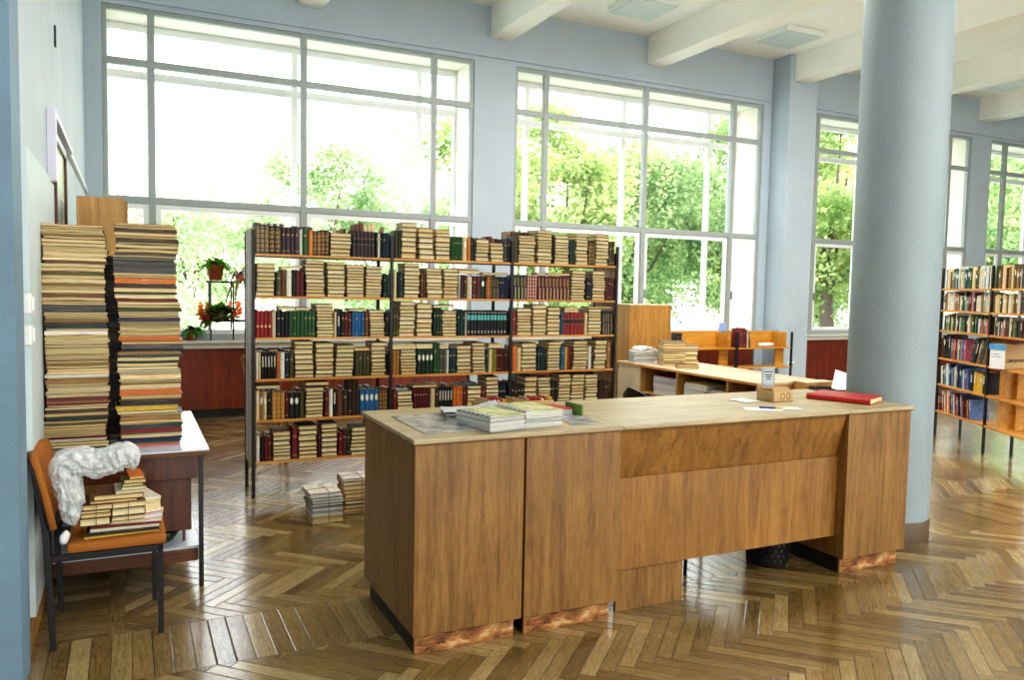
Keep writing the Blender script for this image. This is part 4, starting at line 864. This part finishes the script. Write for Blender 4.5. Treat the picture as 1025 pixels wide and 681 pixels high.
# ------------------------------------------------------------------ long low unit behind the counter
lu = thing('low_shelf_unit', 'long low double-sided wooden shelf unit behind the counter with open compartments', 'shelf unit', (5.37, 5.72, 0))
L_ = 2.40; W_ = .84
MB().box(-.01, W_ / 2 - .002, -.01, L_, .775, .80).build('top_board', PALEWOOD, lu, .002); MB().box(W_ / 2 + .002, W_ + .01, -.01, L_, .775, .80).build('top_board', PALEWOOD, lu, .002)
MB().box(-.012, -.009, -.01, L_, .775, .799).build('edge_strip', PLYX, lu)
MB().box(W_ / 2 - .008, W_ / 2 + .008, .02, L_ - .02, .06, .775).build('back_board', DKWOODX, lu)
MB().box(0, .02, 1.92, L_, .06, .775).build('closed_panel', PALEWOOD, lu)
for Y in (.0, .41, 1.22, 1.90, L_ - .02):
    MB().box(.0, W_, Y, Y + .02, .0 if Y in (0, L_ - .02) else .06, .775).build('divider', PLY, lu)
MB().box(.022, W_ - .01, .02, L_ - .02, .47, .488).build('shelf', PLY, lu); MB().box(.022, W_ - .01, .02, L_ - .02, .06, .078).build('shelf', PLY, lu)
def shelfpile(n, X, Y0, Y1, tmin, tmax, cols, lab, grp, zmax=.77, z=.4885):
    for k in range(n):
        tt = RND.uniform(tmin, tmax)
        if z + tt > zmax: break
        inst(RND.choice(MAGW), 'magazine', (X + RND.uniform(-.008, .008), (Y0 + Y1) / 2, z), (0, 0, -pi / 2 + RND.uniform(-.04, .04)), (Y1 - Y0, .28, tt), jit(RND.choice(cols)), lab % ORD[k], 'magazine', grp); z += tt + .0008
shelfpile(9, 5.40, 6.98, 7.42, .018, .026, ['white', 'pink', 'navy', 'white', 'lblue', 'red'], 'colourful magazine in the far open compartment of low unit, %s from bottom', 'magazines in the far compartment of the low unit')
shelfpile(7, 5.40, 6.48, 6.86, .022, .032, ['white', 'grey', 'white', 'cream'], 'pale newspaper pile item in low unit middle compartment, far side, %s from bottom', 'far pile in the middle compartment of the low unit')
shelfpile(6, 5.42, 6.17, 6.46, .020, .03, ['grey', 'olive', 'cream'], 'dull grey folder in low unit middle compartment, near side, %s from bottom', 'near pile in the middle compartment of the low unit')
def pile(X, Y, rot, specs, z, lab, grp, w=.2, d=.14, mesh=None):
    for k, (tt, c) in enumerate(specs):
        inst(mesh or FLAT, 'book', (X + RND.uniform(-.008, .008), Y + RND.uniform(-.008, .008), z), (0, 0, rot + RND.uniform(-.08, .08)), (w * RND.uniform(.92, 1.05), d, tt), jit(c), lab % ORD[k], 'book', grp); z += tt + .0008
pile(5.66, 7.38, -.35, [(.03, 'tan'), (.026, 'brown'), (.032, 'tan'), (.024, 'cream'), (.03, 'tan'), (.024, 'grey'), (.026, 'dbrown'), (.03, 'orange'), (.03, 'tan'), (.022, 'dbrown')], .8005, 'old tan book in the taller pile on the low unit, %s from bottom', 'taller pile of old books on the low unit', .27, .2)
pile(5.94, 7.45, -.2, [(.05, 'tan'), (.06, 'olive'), (.05, 'grey'), (.02, 'black'), (.04, 'grey')], .8005, 'olive-grey book in the shorter pile on the low unit, %s from bottom', 'shorter pile of books on the low unit', .22, .2)
pile(5.58, 7.02, -.5, [(.024, 'tan'), (.022, 'brown')], .8005, 'brown book lying at the unit edge before the piles, %s from bottom', 'two books at the edge of the low unit', .23, .17)
pile(5.50, 7.75, -.3, [(.03, 'white'), (.022, 'grey'), (.03, 'white'), (.024, 'grey'), (.03, 'white')], .8005, 'white paper batch on the far end of low unit, %s from bottom', 'paper batches on the far end of the low unit', .26, .2, FLATW)
pile(5.68, 7.88, -.2, [(.04, 'white'), (.03, 'olive'), (.04, 'grey'), (.03, 'white')], .8005, 'pale folder batch beside the tall cabinet on low unit, %s from bottom', 'folder batches by the cabinet on the low unit', .24, .2, FLATW)
mb = MB(); nx = 10
vs = [(-.14 + .28 * i / nx, j * .1 - .1, .03 * sin(pi * i / nx) + .01 * sin(i * 2.1 + j)) for i in range(nx + 1) for j in range(3)]
mb.add(vs, [(i * 3 + j, (i + 1) * 3 + j, (i + 1) * 3 + j + 1, i * 3 + j + 1) for i in range(nx) for j in range(2)], 0, None, True)
tag(mb.build('loose_papers', WHITEP, None, 0, (5.60, 7.9, .952), .2), 'curled loose white papers on top of the batches at the low unit far end', 'papers')
# low side desk at near end, box, tray
sd = thing('side_table', 'low wooden side table at the near end of the long shelf unit', 'table', (5.30, 4.98, 0))
MB().box(0, 1.35, 0, .70, .70, .72).build('table_top', PLY, sd, .002)
for X in (.02, 1.31):
    for Y in (.02, .66): MB().box(X, X + .03, Y, Y + .03, 0, .70).build('leg', DKWOODX, sd)
MB().box(.04, 1.3, .03, .045, .60, .70).build('apron', OAK, sd)
t = thing('document_tray', 'black document tray with a white sheet leaning in it near the column', 'tray', (5.93, 5.33, .7205), -.55)
MB().box(-.18, .18, -.12, .12, 0, .006).box(-.18, .18, -.12, -.115, 0, .06).box(-.18, .18, .115, .12, 0, .06).box(-.18, -.175, -.12, .12, 0, .06).box(.175, .18, -.12, .12, 0, .06).build('tray_body', RUBBER, t, .002)
MB().box(-.17, .17, -.11, .11, .006, .03).build('papers', GREYP, t)
tag(MB().box(-.08, .08, 0, .002, 0, .19).build('leaning_sheet', WHITEP, None, 0, (6.02, 5.33, .752), -.5), 'white sheet leaning upright in the black tray near the column', 'paper').rotation_euler = (-.35, .3, -.5)
t = thing('wooden_box', 'flat pale wooden card box right of the notice card', 'box', (6.0, 5.60, .7205), -.05)
MB().box(-.2, .16, -.08, .08, 0, .085).build('box_body', PLY, t, .003); MB().box(-.205, .165, -.085, .085, .085, .095).build('box_lid', PALEWOOD, t, .002)

# tall cabinet near the window
t = thing('plywood_cupboard', 'plywood cupboard with a flat plain door standing behind the low unit', 'cupboard', (6.06, 8.9, 0))
MB().box(0, .69, .02, .55, .08, 1.455).build('cupboard_body', PLY, t, .003); MB().box(.0, .69, .0, .02, .09, 1.455).build('door', wood('cupboard_door', srgb(140, 96, 36), srgb(178, 128, 56), srgb(196, 148, 74), 'Z', .9), t, .002)
MB().box(-.005, .695, -.003, .555, 1.455, 1.472).build('top_board', PALEWOOD, t, .002); MB().box(.03, .66, .04, .53, 0, .08).build('plinth', KICKB, t)

# low open shelves by the window
def lowcase(label, X, Y):
    t = thing('low_bookshelf', label, 'bookshelf', (X, Y, 0)); w = 1.12
    for x in (0, w):
        for y in (0, .33): MB().box(x - .018, x + .018, y, y + .022, 0, 1.05).build('post', BLACKM, t, .002)
    for z in (.50, .81): MB().box(.02, w - .02, .0, .35, z - .022, z).build('shelf', ALDER, t, .002)
    MB().box(.02, w - .02, .325, .345, .81, 1.05).build('back_board', ALDER, t)
    MB().box(w - .13, w - .10, .02, .35, .81, 1.045).box(w - .20, w - .02, .15, .17, .50, .788).build('end_board', ALDER, t, .002)
    MB().box(.02, w - .02, .0, .35, .18, .20).build('shelf', ALDER, t, .002)
    return t
lowcase('low plywood bookshelf by the window, the one nearer the tall cupboard', 7.27, 9.42); lowcase('low plywood bookshelf by the window, the one with standing books beside pilaster', 8.415, 9.42)
GW = 'books standing on the low bookshelf by the window'
for k, (c, w, h, ln) in enumerate((('red', .028, .29, 0), ('grey', .02, .28, 0), ('dred', .03, .30, .02), ('red', .02, .27, .03), ('white', .02, .28, .05), ('dgreen', .04, .25, .16))):
    inst(UP['plain'], 'book', (8.50 + k * .037, 9.44, .8105), (0, -ln, 0), (w, .2, h), jit(c), '%s book standing on the window bookshelf, %s from left' % (WORD[c], ORD[k]), 'book', GW)
for k in range(2): inst(UP['plain'], 'book', (7.31 + k * .05, 9.44, .8105), (0, 0, 0), (.035, .16, .23), jit('purple'), 'dark purple book at the cupboard end of the window bookshelf, %s from left' % ORD[k], 'book', GW)
tag(MB().box(-.07, .07, -.005, .005, 0, .13).build('blue_card', paint('card_blue', srgb(150, 178, 232), .5), None, 0, (8.36, 9.72, 1.0505)), 'small pale blue card standing on top of the window bookshelf', 'card')
tag(MB().tube([(-.15, 0, 0), (.15, .02, 0)], .03, 12).build('paper_roll', WHITEP, None, 0, (9.12, 9.55, .8415)), 'rolled white paper lying on the low bookshelf by the window', 'paper roll')

# ------------------------------------------------------------------ right-hand bookcase (runs obliquely)
ANG = math.atan2(-.869, -.494); SR = [1.75, 1.50, 1.262, .935, .622, .305]
rc = thing('tall_bookcase', 'tall open bookcase with pale shelves and black posts beyond the column', 'bookcase', (8.70, 6.28, 0), ANG)
for x in (0, 1.10, 2.20):
    for y in (0, .29): MB().box(x - .014, x + .014, y, y + .024, 0, 1.25 if y == 0 and x > 1 and 0 else 1.99).build('post', BLACKM, rc, .002)
for k, z in enumerate(SR):
    for i in range(2): MB().box(i * 1.1 + .015, i * 1.1 + 1.085, -.002, .315, z - .022, z).build('shelf', PLYX, rc, .0015)
for z0, z1 in ((.622, .912), (.305, .60)): MB().box(1.33, 1.36, .02, .31, z0, z1).box(1.36, 1.42, .15, .165, z0, z1).build('divider', ALDER, rc)
MR = rc.matrix_basis if 0 else Matrix.Translation((8.70, 6.28, 0)) @ Matrix.Rotation(ANG, 4, 'Z')
SN = ['top', 'second', 'third', 'fourth', 'fifth', 'bottom']
def rrow(tier, x0, x1, cols, hmin, hmax, wmin, wmax, lean=0, tag_='', d=.2):
    x = x0; k = 0
    while x < x1 - wmin:
        w = RND.uniform(wmin, wmax); h = RND.uniform(hmin, hmax); c = RND.choice(cols)
        p = MR @ Vector((x + w / 2, .02 + RND.uniform(0, .015), SR[tier] + .0005))
        inst(UP[RND.choice(['plain', 'plain', 'label', 'oval'])], 'book', p, Euler((0, lean, ANG)), (w * .96, d, h), jit(c),
             '%s book, %s from left, %s run, %s shelf, tall bookcase beyond column' % (WORD[c], ordn(k), tag_, SN[tier]), 'book', 'books on the %s shelf of the tall bookcase beyond the column' % SN[tier])
        x += w + .0012; k += 1
MIX = ['white', 'white', 'white', 'tan', 'brown', 'lgreen', 'grey', 'cream', 'sky', 'maroon', 'teal', 'tan', 'cream', 'white', 'green', 'pink']
rrow(0, .03, 1.07, MIX, .19, .25, .018, .05, 0, 'far'); rrow(0, 1.13, 2.17, MIX, .19, .25, .018, .05, 0, 'near')
rrow(1, .03, 1.07, MIX, .15, .22, .018, .05, 0, 'far'); rrow(1, 1.13, 2.17, ['white', 'white', 'cream', 'grey', 'tan'], .15, .22, .018, .05, 0, 'near')
rrow(2, .03, 1.07, MIX, .14, .21, .018, .05, 0, 'far'); rrow(2, 1.13, 2.17, MIX + ['teal', 'pink'], .14, .2, .018, .05, 0, 'near')
rrow(3, .03, .24, ['black', 'black', 'dbrown'], .26, .29, .035, .05, 0, 'black'); rrow(3, .25, .55, ['red', 'white', 'orange', 'lgreen', 'cream', 'pink', 'lblue'], .22, .25, .02, .035, 0, 'bright')
rrow(3, .66, 1.02, ['grey', 'navy', 'navy', 'tan', 'grey'], .26, .29, .04, .06, .36, 'leaning')
rrow(4, .03, .66, ['navy', 'white', 'lblue', 'orange', 'teal', 'white', 'red', 'lgreen', 'lblue', 'white'], .20, .26, .02, .035, -.10, 'left'); rrow(4, .70, 1.06, ['black', 'yellow', 'black'], .20, .25, .05, .08, 0, 'right')
rrow(5, .03, .80, ['navy', 'white', 'red', 'white', 'lblue', 'red', 'black', 'orange', 'white', 'lblue'], .19, .26, .02, .035, -.12, 'left')
# archive box
def rth(name, label, cat, x, y, z, a=0):
    p = MR @ Vector((x, y, z)); return thing(name, label, cat, p, ANG + a)
t = thing('archive_box', 'blue and white topped cardboard paper box on the tall bookcase at frame edge', 'box', (7.935, 4.995, SR[3] + .0005), .0)
bb = MB().box(.0, .42, .0, .155, 0, .20).build('box_body', CARD, t, .003)
bl = MB().box(-.006, .426, -.006, .161, .20, .25).build('box_lid', CARD, t, .003)
MB().box(-.010, -.0065, -.008, .163, .195, .252).build('blue_label', paint('label_blue', srgb(84, 160, 206), .5, .15, 20), bl); MB().box(-.003, -.0005, 0, .155, 0, .195).build('white_label', WHITEP, bb)
lid = MB().box(-.0035, -.003, .04, .14, .12, .124).box(-.0035, -.003, .06, .12, .145, .149).build('printed_lines', INK, t)
cu = bpy.data.curves.new('box_writing', 'FONT'); cu.body = 'Снегурочка'; cu.size = .050; cu.shear = .35; cu.extrude = .0004; cu.align_x = 'CENTER'; cu.offset = .0012
to = bpy.data.objects.new('box_writing', cu); C.objects.link(to); to.parent = t; to.location = (.165, -.0012, .07); to.rotation_euler = (pi / 2, 0, 0); cu.materials.append(INK)
bpy.context.view_layer.update(); wm = bpy.data.meshes.new_from_object(to.evaluated_get(bpy.context.evaluated_depsgraph_get())); bpy.data.objects.remove(to)
to = bpy.data.objects.new('box_writing', wm); C.objects.link(to); to.parent = t; to.location = (.165, -.0012, .07); to.rotation_euler = (pi / 2, 0, 0)

# ------------------------------------------------------------------ plants on the window sill
st = thing('plant_stand', 'black metal two-tier plant stand on the left window sill', 'plant stand', (.90, 10.30, ZS))
for x in (0, .26):
    for y in (-.06, .16): MB().box(x - .009, x + .009, y - .009, y + .009, 0, .72 if x else .70).build('post', DARKM, st)
MB().box(-.10, .45, -.07, .17, .225, .25).build('lower_tier', DARKM, st); MB().box(-.05, .36, -.07, .17, .70, .725).build('upper_tier', DARKM, st); MB().box(.25, .45, -.07, -.05, .5, .51).build('rail', DARKM, st)
def pot(label, X, Y, Z, r, h):
    t = thing('potted_plant', label, 'plant', (X, Y, Z)); MB().lathe([(0, .003), (r * .68, .003), (r * .92, h * .8), (r, h * .8), (r, h), (r * .9, h), (r * .86, h * .85), (0, h * .84)], 24).build('pot', TERRA, t); return t
def leaf(mb, p, d, l, w, mi=0, droop=.5, seg=4):
    p = Vector(p); d = Vector(d).normalized(); side = d.cross(Vector((0, 0, 1)));
    if side.length < .1: side = Vector((1, 0, 0))
    side.normalize(); vs = []
    for i in range(seg + 1):
        u = i / seg; q = p + d * l * u - Vector((0, 0, 1)) * droop * l * u * u; ww = w * sin(pi * min(.97, u * .9 + .08)) ** .8 * .5
        vs += [q + side * ww, q - side * ww + Vector((0, 0, .001))]
    mb.add(vs, [(i * 2, i * 2 + 2, i * 2 + 3, i * 2 + 1) for i in range(seg)], mi, None, True)
def foliage(par, z, n, l, w, mat, up=.6, droop=.6, name='leaves', seed=1, ctr=(0, 0), spread=.02):
    r = random.Random(seed); mb = MB()
    for k in range(n):
        a = r.uniform(0, 2 * pi); e = r.uniform(-.1, 1) * up * 1.6
        leaf(mb, (ctr[0] + r.uniform(-spread, spread), ctr[1] + r.uniform(-spread, spread), z), (cos(a), sin(a), e), l * r.uniform(.5, 1.15), w * r.uniform(.7, 1.2), 0, droop * r.uniform(.4, 1.2))
    return mb.build(name, mat, par)
t = pot('terracotta pot with a trailing green plant on the upper tier of the stand', .965, 10.33, ZS + .7255, .105, .20)
foliage(t, .19, 110, .24, .045, GREENLEAF, .9, .7, 'leaves', 1, spread=.06)
tr = MB(); r_ = random.Random(5)
for k in range(30): leaf(tr, (.11 + r_.uniform(-.02, .03), -.06 + r_.uniform(-.03, .03), .17 - k * .012), (r_.uniform(-1, 1), r_.uniform(-1, 1), .2), .05, .03)
tr.tube([(.08, -.05, .19), (.115, -.06, .15), (.12, -.06, -.2)], .003, 5); tr.build('trailing_stem', paint('pale_leaf', srgb(170, 190, 100), .5, .2, 20), t)
t = thing('begonia', 'bushy bronze-leaved plant with orange flowers on the lower tier of stand', 'plant', (1.0, 10.31, ZS + .2505))
MB().lathe([(0, .002), (.07, .002), (.09, .05), (.085, .05), (0, .045)], 20).build('saucer_pot', TERRA, t)
foliage(t, .06, 170, .25, .12, DARKLEAF, .9, .45, 'leaves', 2, spread=.07)
foliage(t, .08, 50, .20, .09, GREENLEAF, 1.1, .3, 'leaves', 12, spread=.06)
fl = MB(); r_ = random.Random(8)
for k in range(34):
    a = r_.choice([pi, pi, 0, pi * 1.2, -.2, r_.uniform(0, 6.28)]) + r_.uniform(-.35, .35); rr = r_.uniform(.15, .26); c_ = Vector((rr * cos(a), -.04 + rr * sin(a) * .4, r_.uniform(.02, .2)))
    fl = MB()
    for q in range(5): leaf(fl, c_, (cos(q * 1.26), sin(q * 1.26) * .4, sin(q * 1.26 + .5)), .045, .045, 0, 0, 3)
    fl.build('flower', PETAL, t)

t = pot('small terracotta pot with broad green leaves at the left of the sill', .69, 10.27, ZS + .0005, .075, .13); foliage(t, .13, 44, .19, .08, paint('fresh_leaf', srgb(56, 140, 52), .45, .25, 12), .6, .7, 'leaves', 3)
t = thing('bromeliad', 'spiky purple-leaved plant hanging beside the large bookcase', 'plant', (1.24, 10.30, ZS + .7255))
MB().lathe([(0, .0), (.04, .0), (.055, .08), (0, .075)], 18).build('pot', TERRA, t)
mb = MB(); r_ = random.Random(4)
for k in range(26):
    a = r_.uniform(0, 2 * pi); leaf(mb, (0, 0, .07), (cos(a), sin(a), r_.uniform(.2, 1.6)), r_.uniform(.2, .34), .036, 0, r_.uniform(.3, 1.1), 5)
mb.build('leaves', PURPLELEAF, t)
mb = MB()
for a in (3.0, 4.4): leaf(mb, (0, -.03, .03), (cos(a) * .35, -.3, .1), .26, .04, 0, 1.5, 6)
mb.build('hanging_leaves', paint('brown_leaf', srgb(130, 110, 60), .5, .3, 12), t)
tag(MB().tube([(.0, 0, .0), (.0, 0, .055), (.012, 0, .075), (.018, 0, .10), (.006, 0, .12), (-.012, 0, .115), (-.016, 0, .095)], .006, 6).build('window_hook', DARKM, None, 0, (.72, 10.285, ZS + .52)), 'small dark hook-shaped catch on the left window', 'hook')
# wooden chair behind the bookcase end
t = thing('bentwood_chair', 'light bentwood chair mostly hidden behind left end of the large bookcase', 'chair', (1.165, 7.25, 0))
MB().tube([(-.14, .18, 0), (-.15, .17, .45), (-.22, .12, .80), (-.26, .05, 1.0), (-.2, .02, 1.045), (.0, .0, 1.05), (.2, .02, 1.045), (.26, .05, 1.0), (.22, .12, .8), (.15, .17, .45), (.14, .18, 0)], .017, 8).build('back_frame', PLY, t)
MB().lathe([(0, .43), (.2, .43), (.21, .45), (.2, .465), (0, .47)], 24, 0, None, (0, .34)).build('seat', PLY, t)
for sx_ in (-1, 1): MB().tube([(sx_ * .14, .52, 0), (sx_ * .13, .46, .43)], .015, 8).build('leg', PLY, t)
MB().tube([(-.12, .03, 1.04), (-.1, .12, .8), (0, .17, .55), (.1, .12, .8), (.12, .03, 1.04)], .01, 8).build('inner_hoop', PLY, t)
tag(MB().box(-.14, .14, -.02, .02, 0, .03).build('sill_object', paint('sill_yellow', srgb(196, 180, 120), .5), None, .004, (11.3, 10.42, ZS + .0005)), 'small yellowish strip lying on the right window sill', 'strip')

# ------------------------------------------------------------------ outdoors
ground = paint('bright_ground', srgb(228, 234, 226), .9, .15, .3)  # near-white, so the outdoor glare sits in the ground's colour
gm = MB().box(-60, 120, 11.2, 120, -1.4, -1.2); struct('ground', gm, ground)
LM = [leafmat('tree_leaves_a', srgb(128, 156, 90), srgb(220, 228, 164)), leafmat('tree_leaves_b', srgb(120, 152, 104), srgb(204, 220, 160)), leafmat('tree_leaves_hazed', srgb(172, 196, 150), srgb(226, 234, 200))]  # third leaf set is paled, putting distance haze into its colour
BARK = paint('bark', srgb(96, 84, 72), .9, .3, 3)
def crown(seed, n, leafsize, shape):
    r = random.Random(seed); vs = []; fs = []
    cl = []
    for k in range(26):
        a = r.uniform(0, 2 * pi); rr = r.random() ** .5; h = r.uniform(-1, 1); s = (1 - h * h) ** .5
        cl.append(Vector((rr * s * cos(a) * shape[0], rr * s * sin(a) * shape[0], h * shape[1])))
    for k in range(n):
        c_ = r.choice(cl); p = c_ + Vector((r.gauss(0, 1), r.gauss(0, 1), r.gauss(0, .8))) * shape[0] * .17
        u = Vector((r.gauss(0, 1), r.gauss(0, 1), r.gauss(0, 1))).normalized(); w = u.orthogonal().normalized(); l = leafsize * r.uniform(.6, 1.3)
        o = len(vs); vs += [p, p + u * l * .5 + w * l * .32, p + u * l, p + u * l * .5 - w * l * .32]; fs.append((o, o + 1, o + 2, o + 3))
    me = bpy.data.meshes.new('crown'); me.from_pydata([tuple(v) for v in vs], [], fs); return me, cl
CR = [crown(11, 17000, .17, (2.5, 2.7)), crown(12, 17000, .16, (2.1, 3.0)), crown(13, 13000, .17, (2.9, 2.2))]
def tree(label, X, Y, h, s, kind, mi):
    t = thing('leafy_tree', label, 'tree', (X, Y, -1.2)); me, cl = CR[kind]
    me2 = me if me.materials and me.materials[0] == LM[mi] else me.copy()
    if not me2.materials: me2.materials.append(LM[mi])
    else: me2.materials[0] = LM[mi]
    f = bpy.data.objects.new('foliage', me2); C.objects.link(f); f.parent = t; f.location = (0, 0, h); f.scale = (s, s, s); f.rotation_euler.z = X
    mb = MB(); mb.tube([(0, 0, 0), (.08, 0, h * .35), (-.05, .05, h * .7), (0, 0, h)], [.24, .19, .15, .08], 10)
    for c_ in cl[:9]:
        c2 = Matrix.Rotation(X, 3, 'Z') @ (c_ * s); mb.tube([(0, 0, h * .55), (c2.x * .5, c2.y * .5, h * .7 + c2.z * .3), (c2.x, c2.y, h + c2.z)], [.09, .06, .02], 6)
    mb.build('trunk', BARK, t)
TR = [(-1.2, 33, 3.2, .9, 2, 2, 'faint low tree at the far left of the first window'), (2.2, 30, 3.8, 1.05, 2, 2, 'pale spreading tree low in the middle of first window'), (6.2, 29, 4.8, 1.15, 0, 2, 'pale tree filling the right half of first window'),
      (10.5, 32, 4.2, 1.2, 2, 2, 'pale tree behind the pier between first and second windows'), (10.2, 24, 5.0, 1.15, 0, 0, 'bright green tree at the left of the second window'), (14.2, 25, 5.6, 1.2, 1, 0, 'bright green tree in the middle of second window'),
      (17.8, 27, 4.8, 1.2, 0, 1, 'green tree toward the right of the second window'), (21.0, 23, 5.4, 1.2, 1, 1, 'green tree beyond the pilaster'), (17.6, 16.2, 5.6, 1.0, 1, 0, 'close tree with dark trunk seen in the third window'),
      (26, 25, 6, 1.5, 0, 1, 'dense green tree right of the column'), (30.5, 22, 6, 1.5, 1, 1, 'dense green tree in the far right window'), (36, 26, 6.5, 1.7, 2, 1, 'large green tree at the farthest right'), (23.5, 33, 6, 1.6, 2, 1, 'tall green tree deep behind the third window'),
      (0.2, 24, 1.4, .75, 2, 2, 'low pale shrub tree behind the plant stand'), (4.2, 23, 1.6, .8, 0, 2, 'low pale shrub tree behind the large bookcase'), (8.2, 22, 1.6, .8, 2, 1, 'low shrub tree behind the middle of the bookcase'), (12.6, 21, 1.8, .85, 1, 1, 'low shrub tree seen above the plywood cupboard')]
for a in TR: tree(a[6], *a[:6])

# ------------------------------------------------------------------ light
w = bpy.data.worlds.new('sky'); bpy.context.scene.world = w; w.use_nodes = True; nt = w.node_tree; bgn = nt.nodes['Background']
tc = nt.nodes.new('ShaderNodeTexCoord'); sx = nt.nodes.new('ShaderNodeSeparateXYZ'); nt.links.new(tc.outputs['Generated'], sx.inputs[0])
nt.links.new(ramp(nt, sx.outputs[2], [(0, (1, .99, .97)), (.25, (.97, .99, 1)), (1, (.8, .9, 1))]), bgn.inputs[0]); bgn.inputs[1].default_value = 2.0
def light(name, kind, loc, rot, e, size=None, color=(1, 1, 1)):
    l = bpy.data.lights.new(name, kind); l.energy = e; l.color = color
    if size: l.shape = 'RECTANGLE'; l.size, l.size_y = size
    o = bpy.data.objects.new(name, l); C.objects.link(o); o.location = loc; o.rotation_euler = rot; return o
s = light('sun', 'SUN', (0, 0, 20), (R_(52), 0, R_(12)), 1.9, None, (1, .96, .88)); s.data.angle = .02
for k, (a, b) in enumerate(WIN):
    o = light('window_portal', 'AREA', ((a + b) / 2, 11.25, 2.87), (-pi / 2, 0, 0), 1, (b - a, 3.9)); o.data.cycles.is_portal = True
light('room_fill', 'AREA', (4.5, -2.8, 5.2), (R_(38), 0, 0), 330, (12, 5), (1, .96, .90))  # unseen fill light added behind the camera to brighten the room
light('room_fill', 'AREA', (13, -1, 5.2), (R_(30), 0, R_(20)), 330, (12, 5), (1, .97, .92))  # second added fill, farther right and out of view
light('hall_fill', 'AREA', (6.5, 6.2, 5.05), (0, 0, 0), 170, (7, 3), (1, .97, .92))  # added overhead fill; the ceiling fixtures themselves are off
light('ceiling_fill', 'AREA', (6, -4.5, .8), (R_(132), 0, 0), 210, (14, 1.2), (.95, .98, 1))  # added upward fill that whitens the ceiling and upper walls

# ------------------------------------------------------------------ camera
cam = bpy.data.cameras.new('camera'); co = bpy.data.objects.new('camera', cam); C.objects.link(co); bpy.context.scene.camera = co
cam.sensor_width = 36; cam.sensor_fit = 'HORIZONTAL'; cam.lens = 794 / 1025 * 36; cam.clip_end = 400
yaw, pit, rol = .45137, .06464, .019707
fwd = Vector((sin(yaw) * cos(pit), cos(yaw) * cos(pit), -sin(pit))); right = Vector((cos(yaw), -sin(yaw), 0)); up = right.cross(fwd)
r2_ = right * cos(rol) + up * sin(rol); u2_ = -right * sin(rol) + up * cos(rol)
M_ = Matrix((( r2_.x, u2_.x, -fwd.x, 0), (r2_.y, u2_.y, -fwd.y, 0), (r2_.z, u2_.z, -fwd.z, 1.65), (0, 0, 0, 1)))
co.matrix_world = M_
sc = bpy.context.scene
sc.view_settings.view_transform = 'Standard'; sc.view_settings.look = 'Medium High Contrast'; sc.view_settings.exposure = 1.0
sc.cycles.use_denoising = True; sc.cycles.max_bounces = 8; sc.cycles.transparent_max_bounces = 12; sc.cycles.sample_clamp_indirect = 6

# ------------------------------------------------------------------ past about 300 books: the smallest in view become one object
def merge_rest(keep=300):
    bk = [o for o in bpy.data.objects if o.name.split('.')[0] == 'book' and o.type == 'MESH' and not o.parent and len(o.data.materials) == 2 and 'unit' not in o]
    E0 = Vector((0, 0, 1.65))
    def size(o):
        d = (o.location - E0).length; s = o.scale
        return s.x * s.z / d ** 2
    core = [o for o in bk if 'tall bookcase' in o['group'] or ' bay' in o['group'] or 'far side' in o['group']]
    keep -= len(bk) - len(core); core.sort(key=size, reverse=True); rest = core[keep:]
    vs, fs, mi, sm, tint, rnd, unit = [], [], [], [], [], [], []; mats = []; r = random.Random(5)
    for o in rest:
        M_ = Matrix.LocRotScale(o.location, o.rotation_euler, o.scale); me = o.data; off = len(vs); k = r.random()
        for v in me.vertices:
            vs.append(tuple(M_ @ v.co)); tint += list(o.color); rnd.append(k); unit += list(v.co)
        idx = []
        for m in me.materials:
            mm = MERGED[m.name]
            if mm not in mats: mats.append(mm)
            idx.append(mats.index(mm))
        for p in me.polygons: fs.append([off + i for i in p.vertices]); mi.append(idx[p.material_index])
    me = bpy.data.meshes.new('books'); me.from_pydata(vs, [], fs)
    for m in mats: me.materials.append(m)
    me.polygons.foreach_set('material_index', mi)
    a = me.attributes.new('tint', 'FLOAT_COLOR', 'POINT'); a.data.foreach_set('color', tint)
    a = me.attributes.new('rnd', 'FLOAT', 'POINT'); a.data.foreach_set('value', rnd)
    a = me.attributes.new('unit', 'FLOAT_VECTOR', 'POINT'); a.data.foreach_set('vector', unit)
    o = bpy.data.objects.new('books', me); C.objects.link(o)
    for q in rest: bpy.data.objects.remove(q)
    stuff(o, 'remaining small books of the large bookcase and the shelves beyond the column', 'books')
merge_rest()
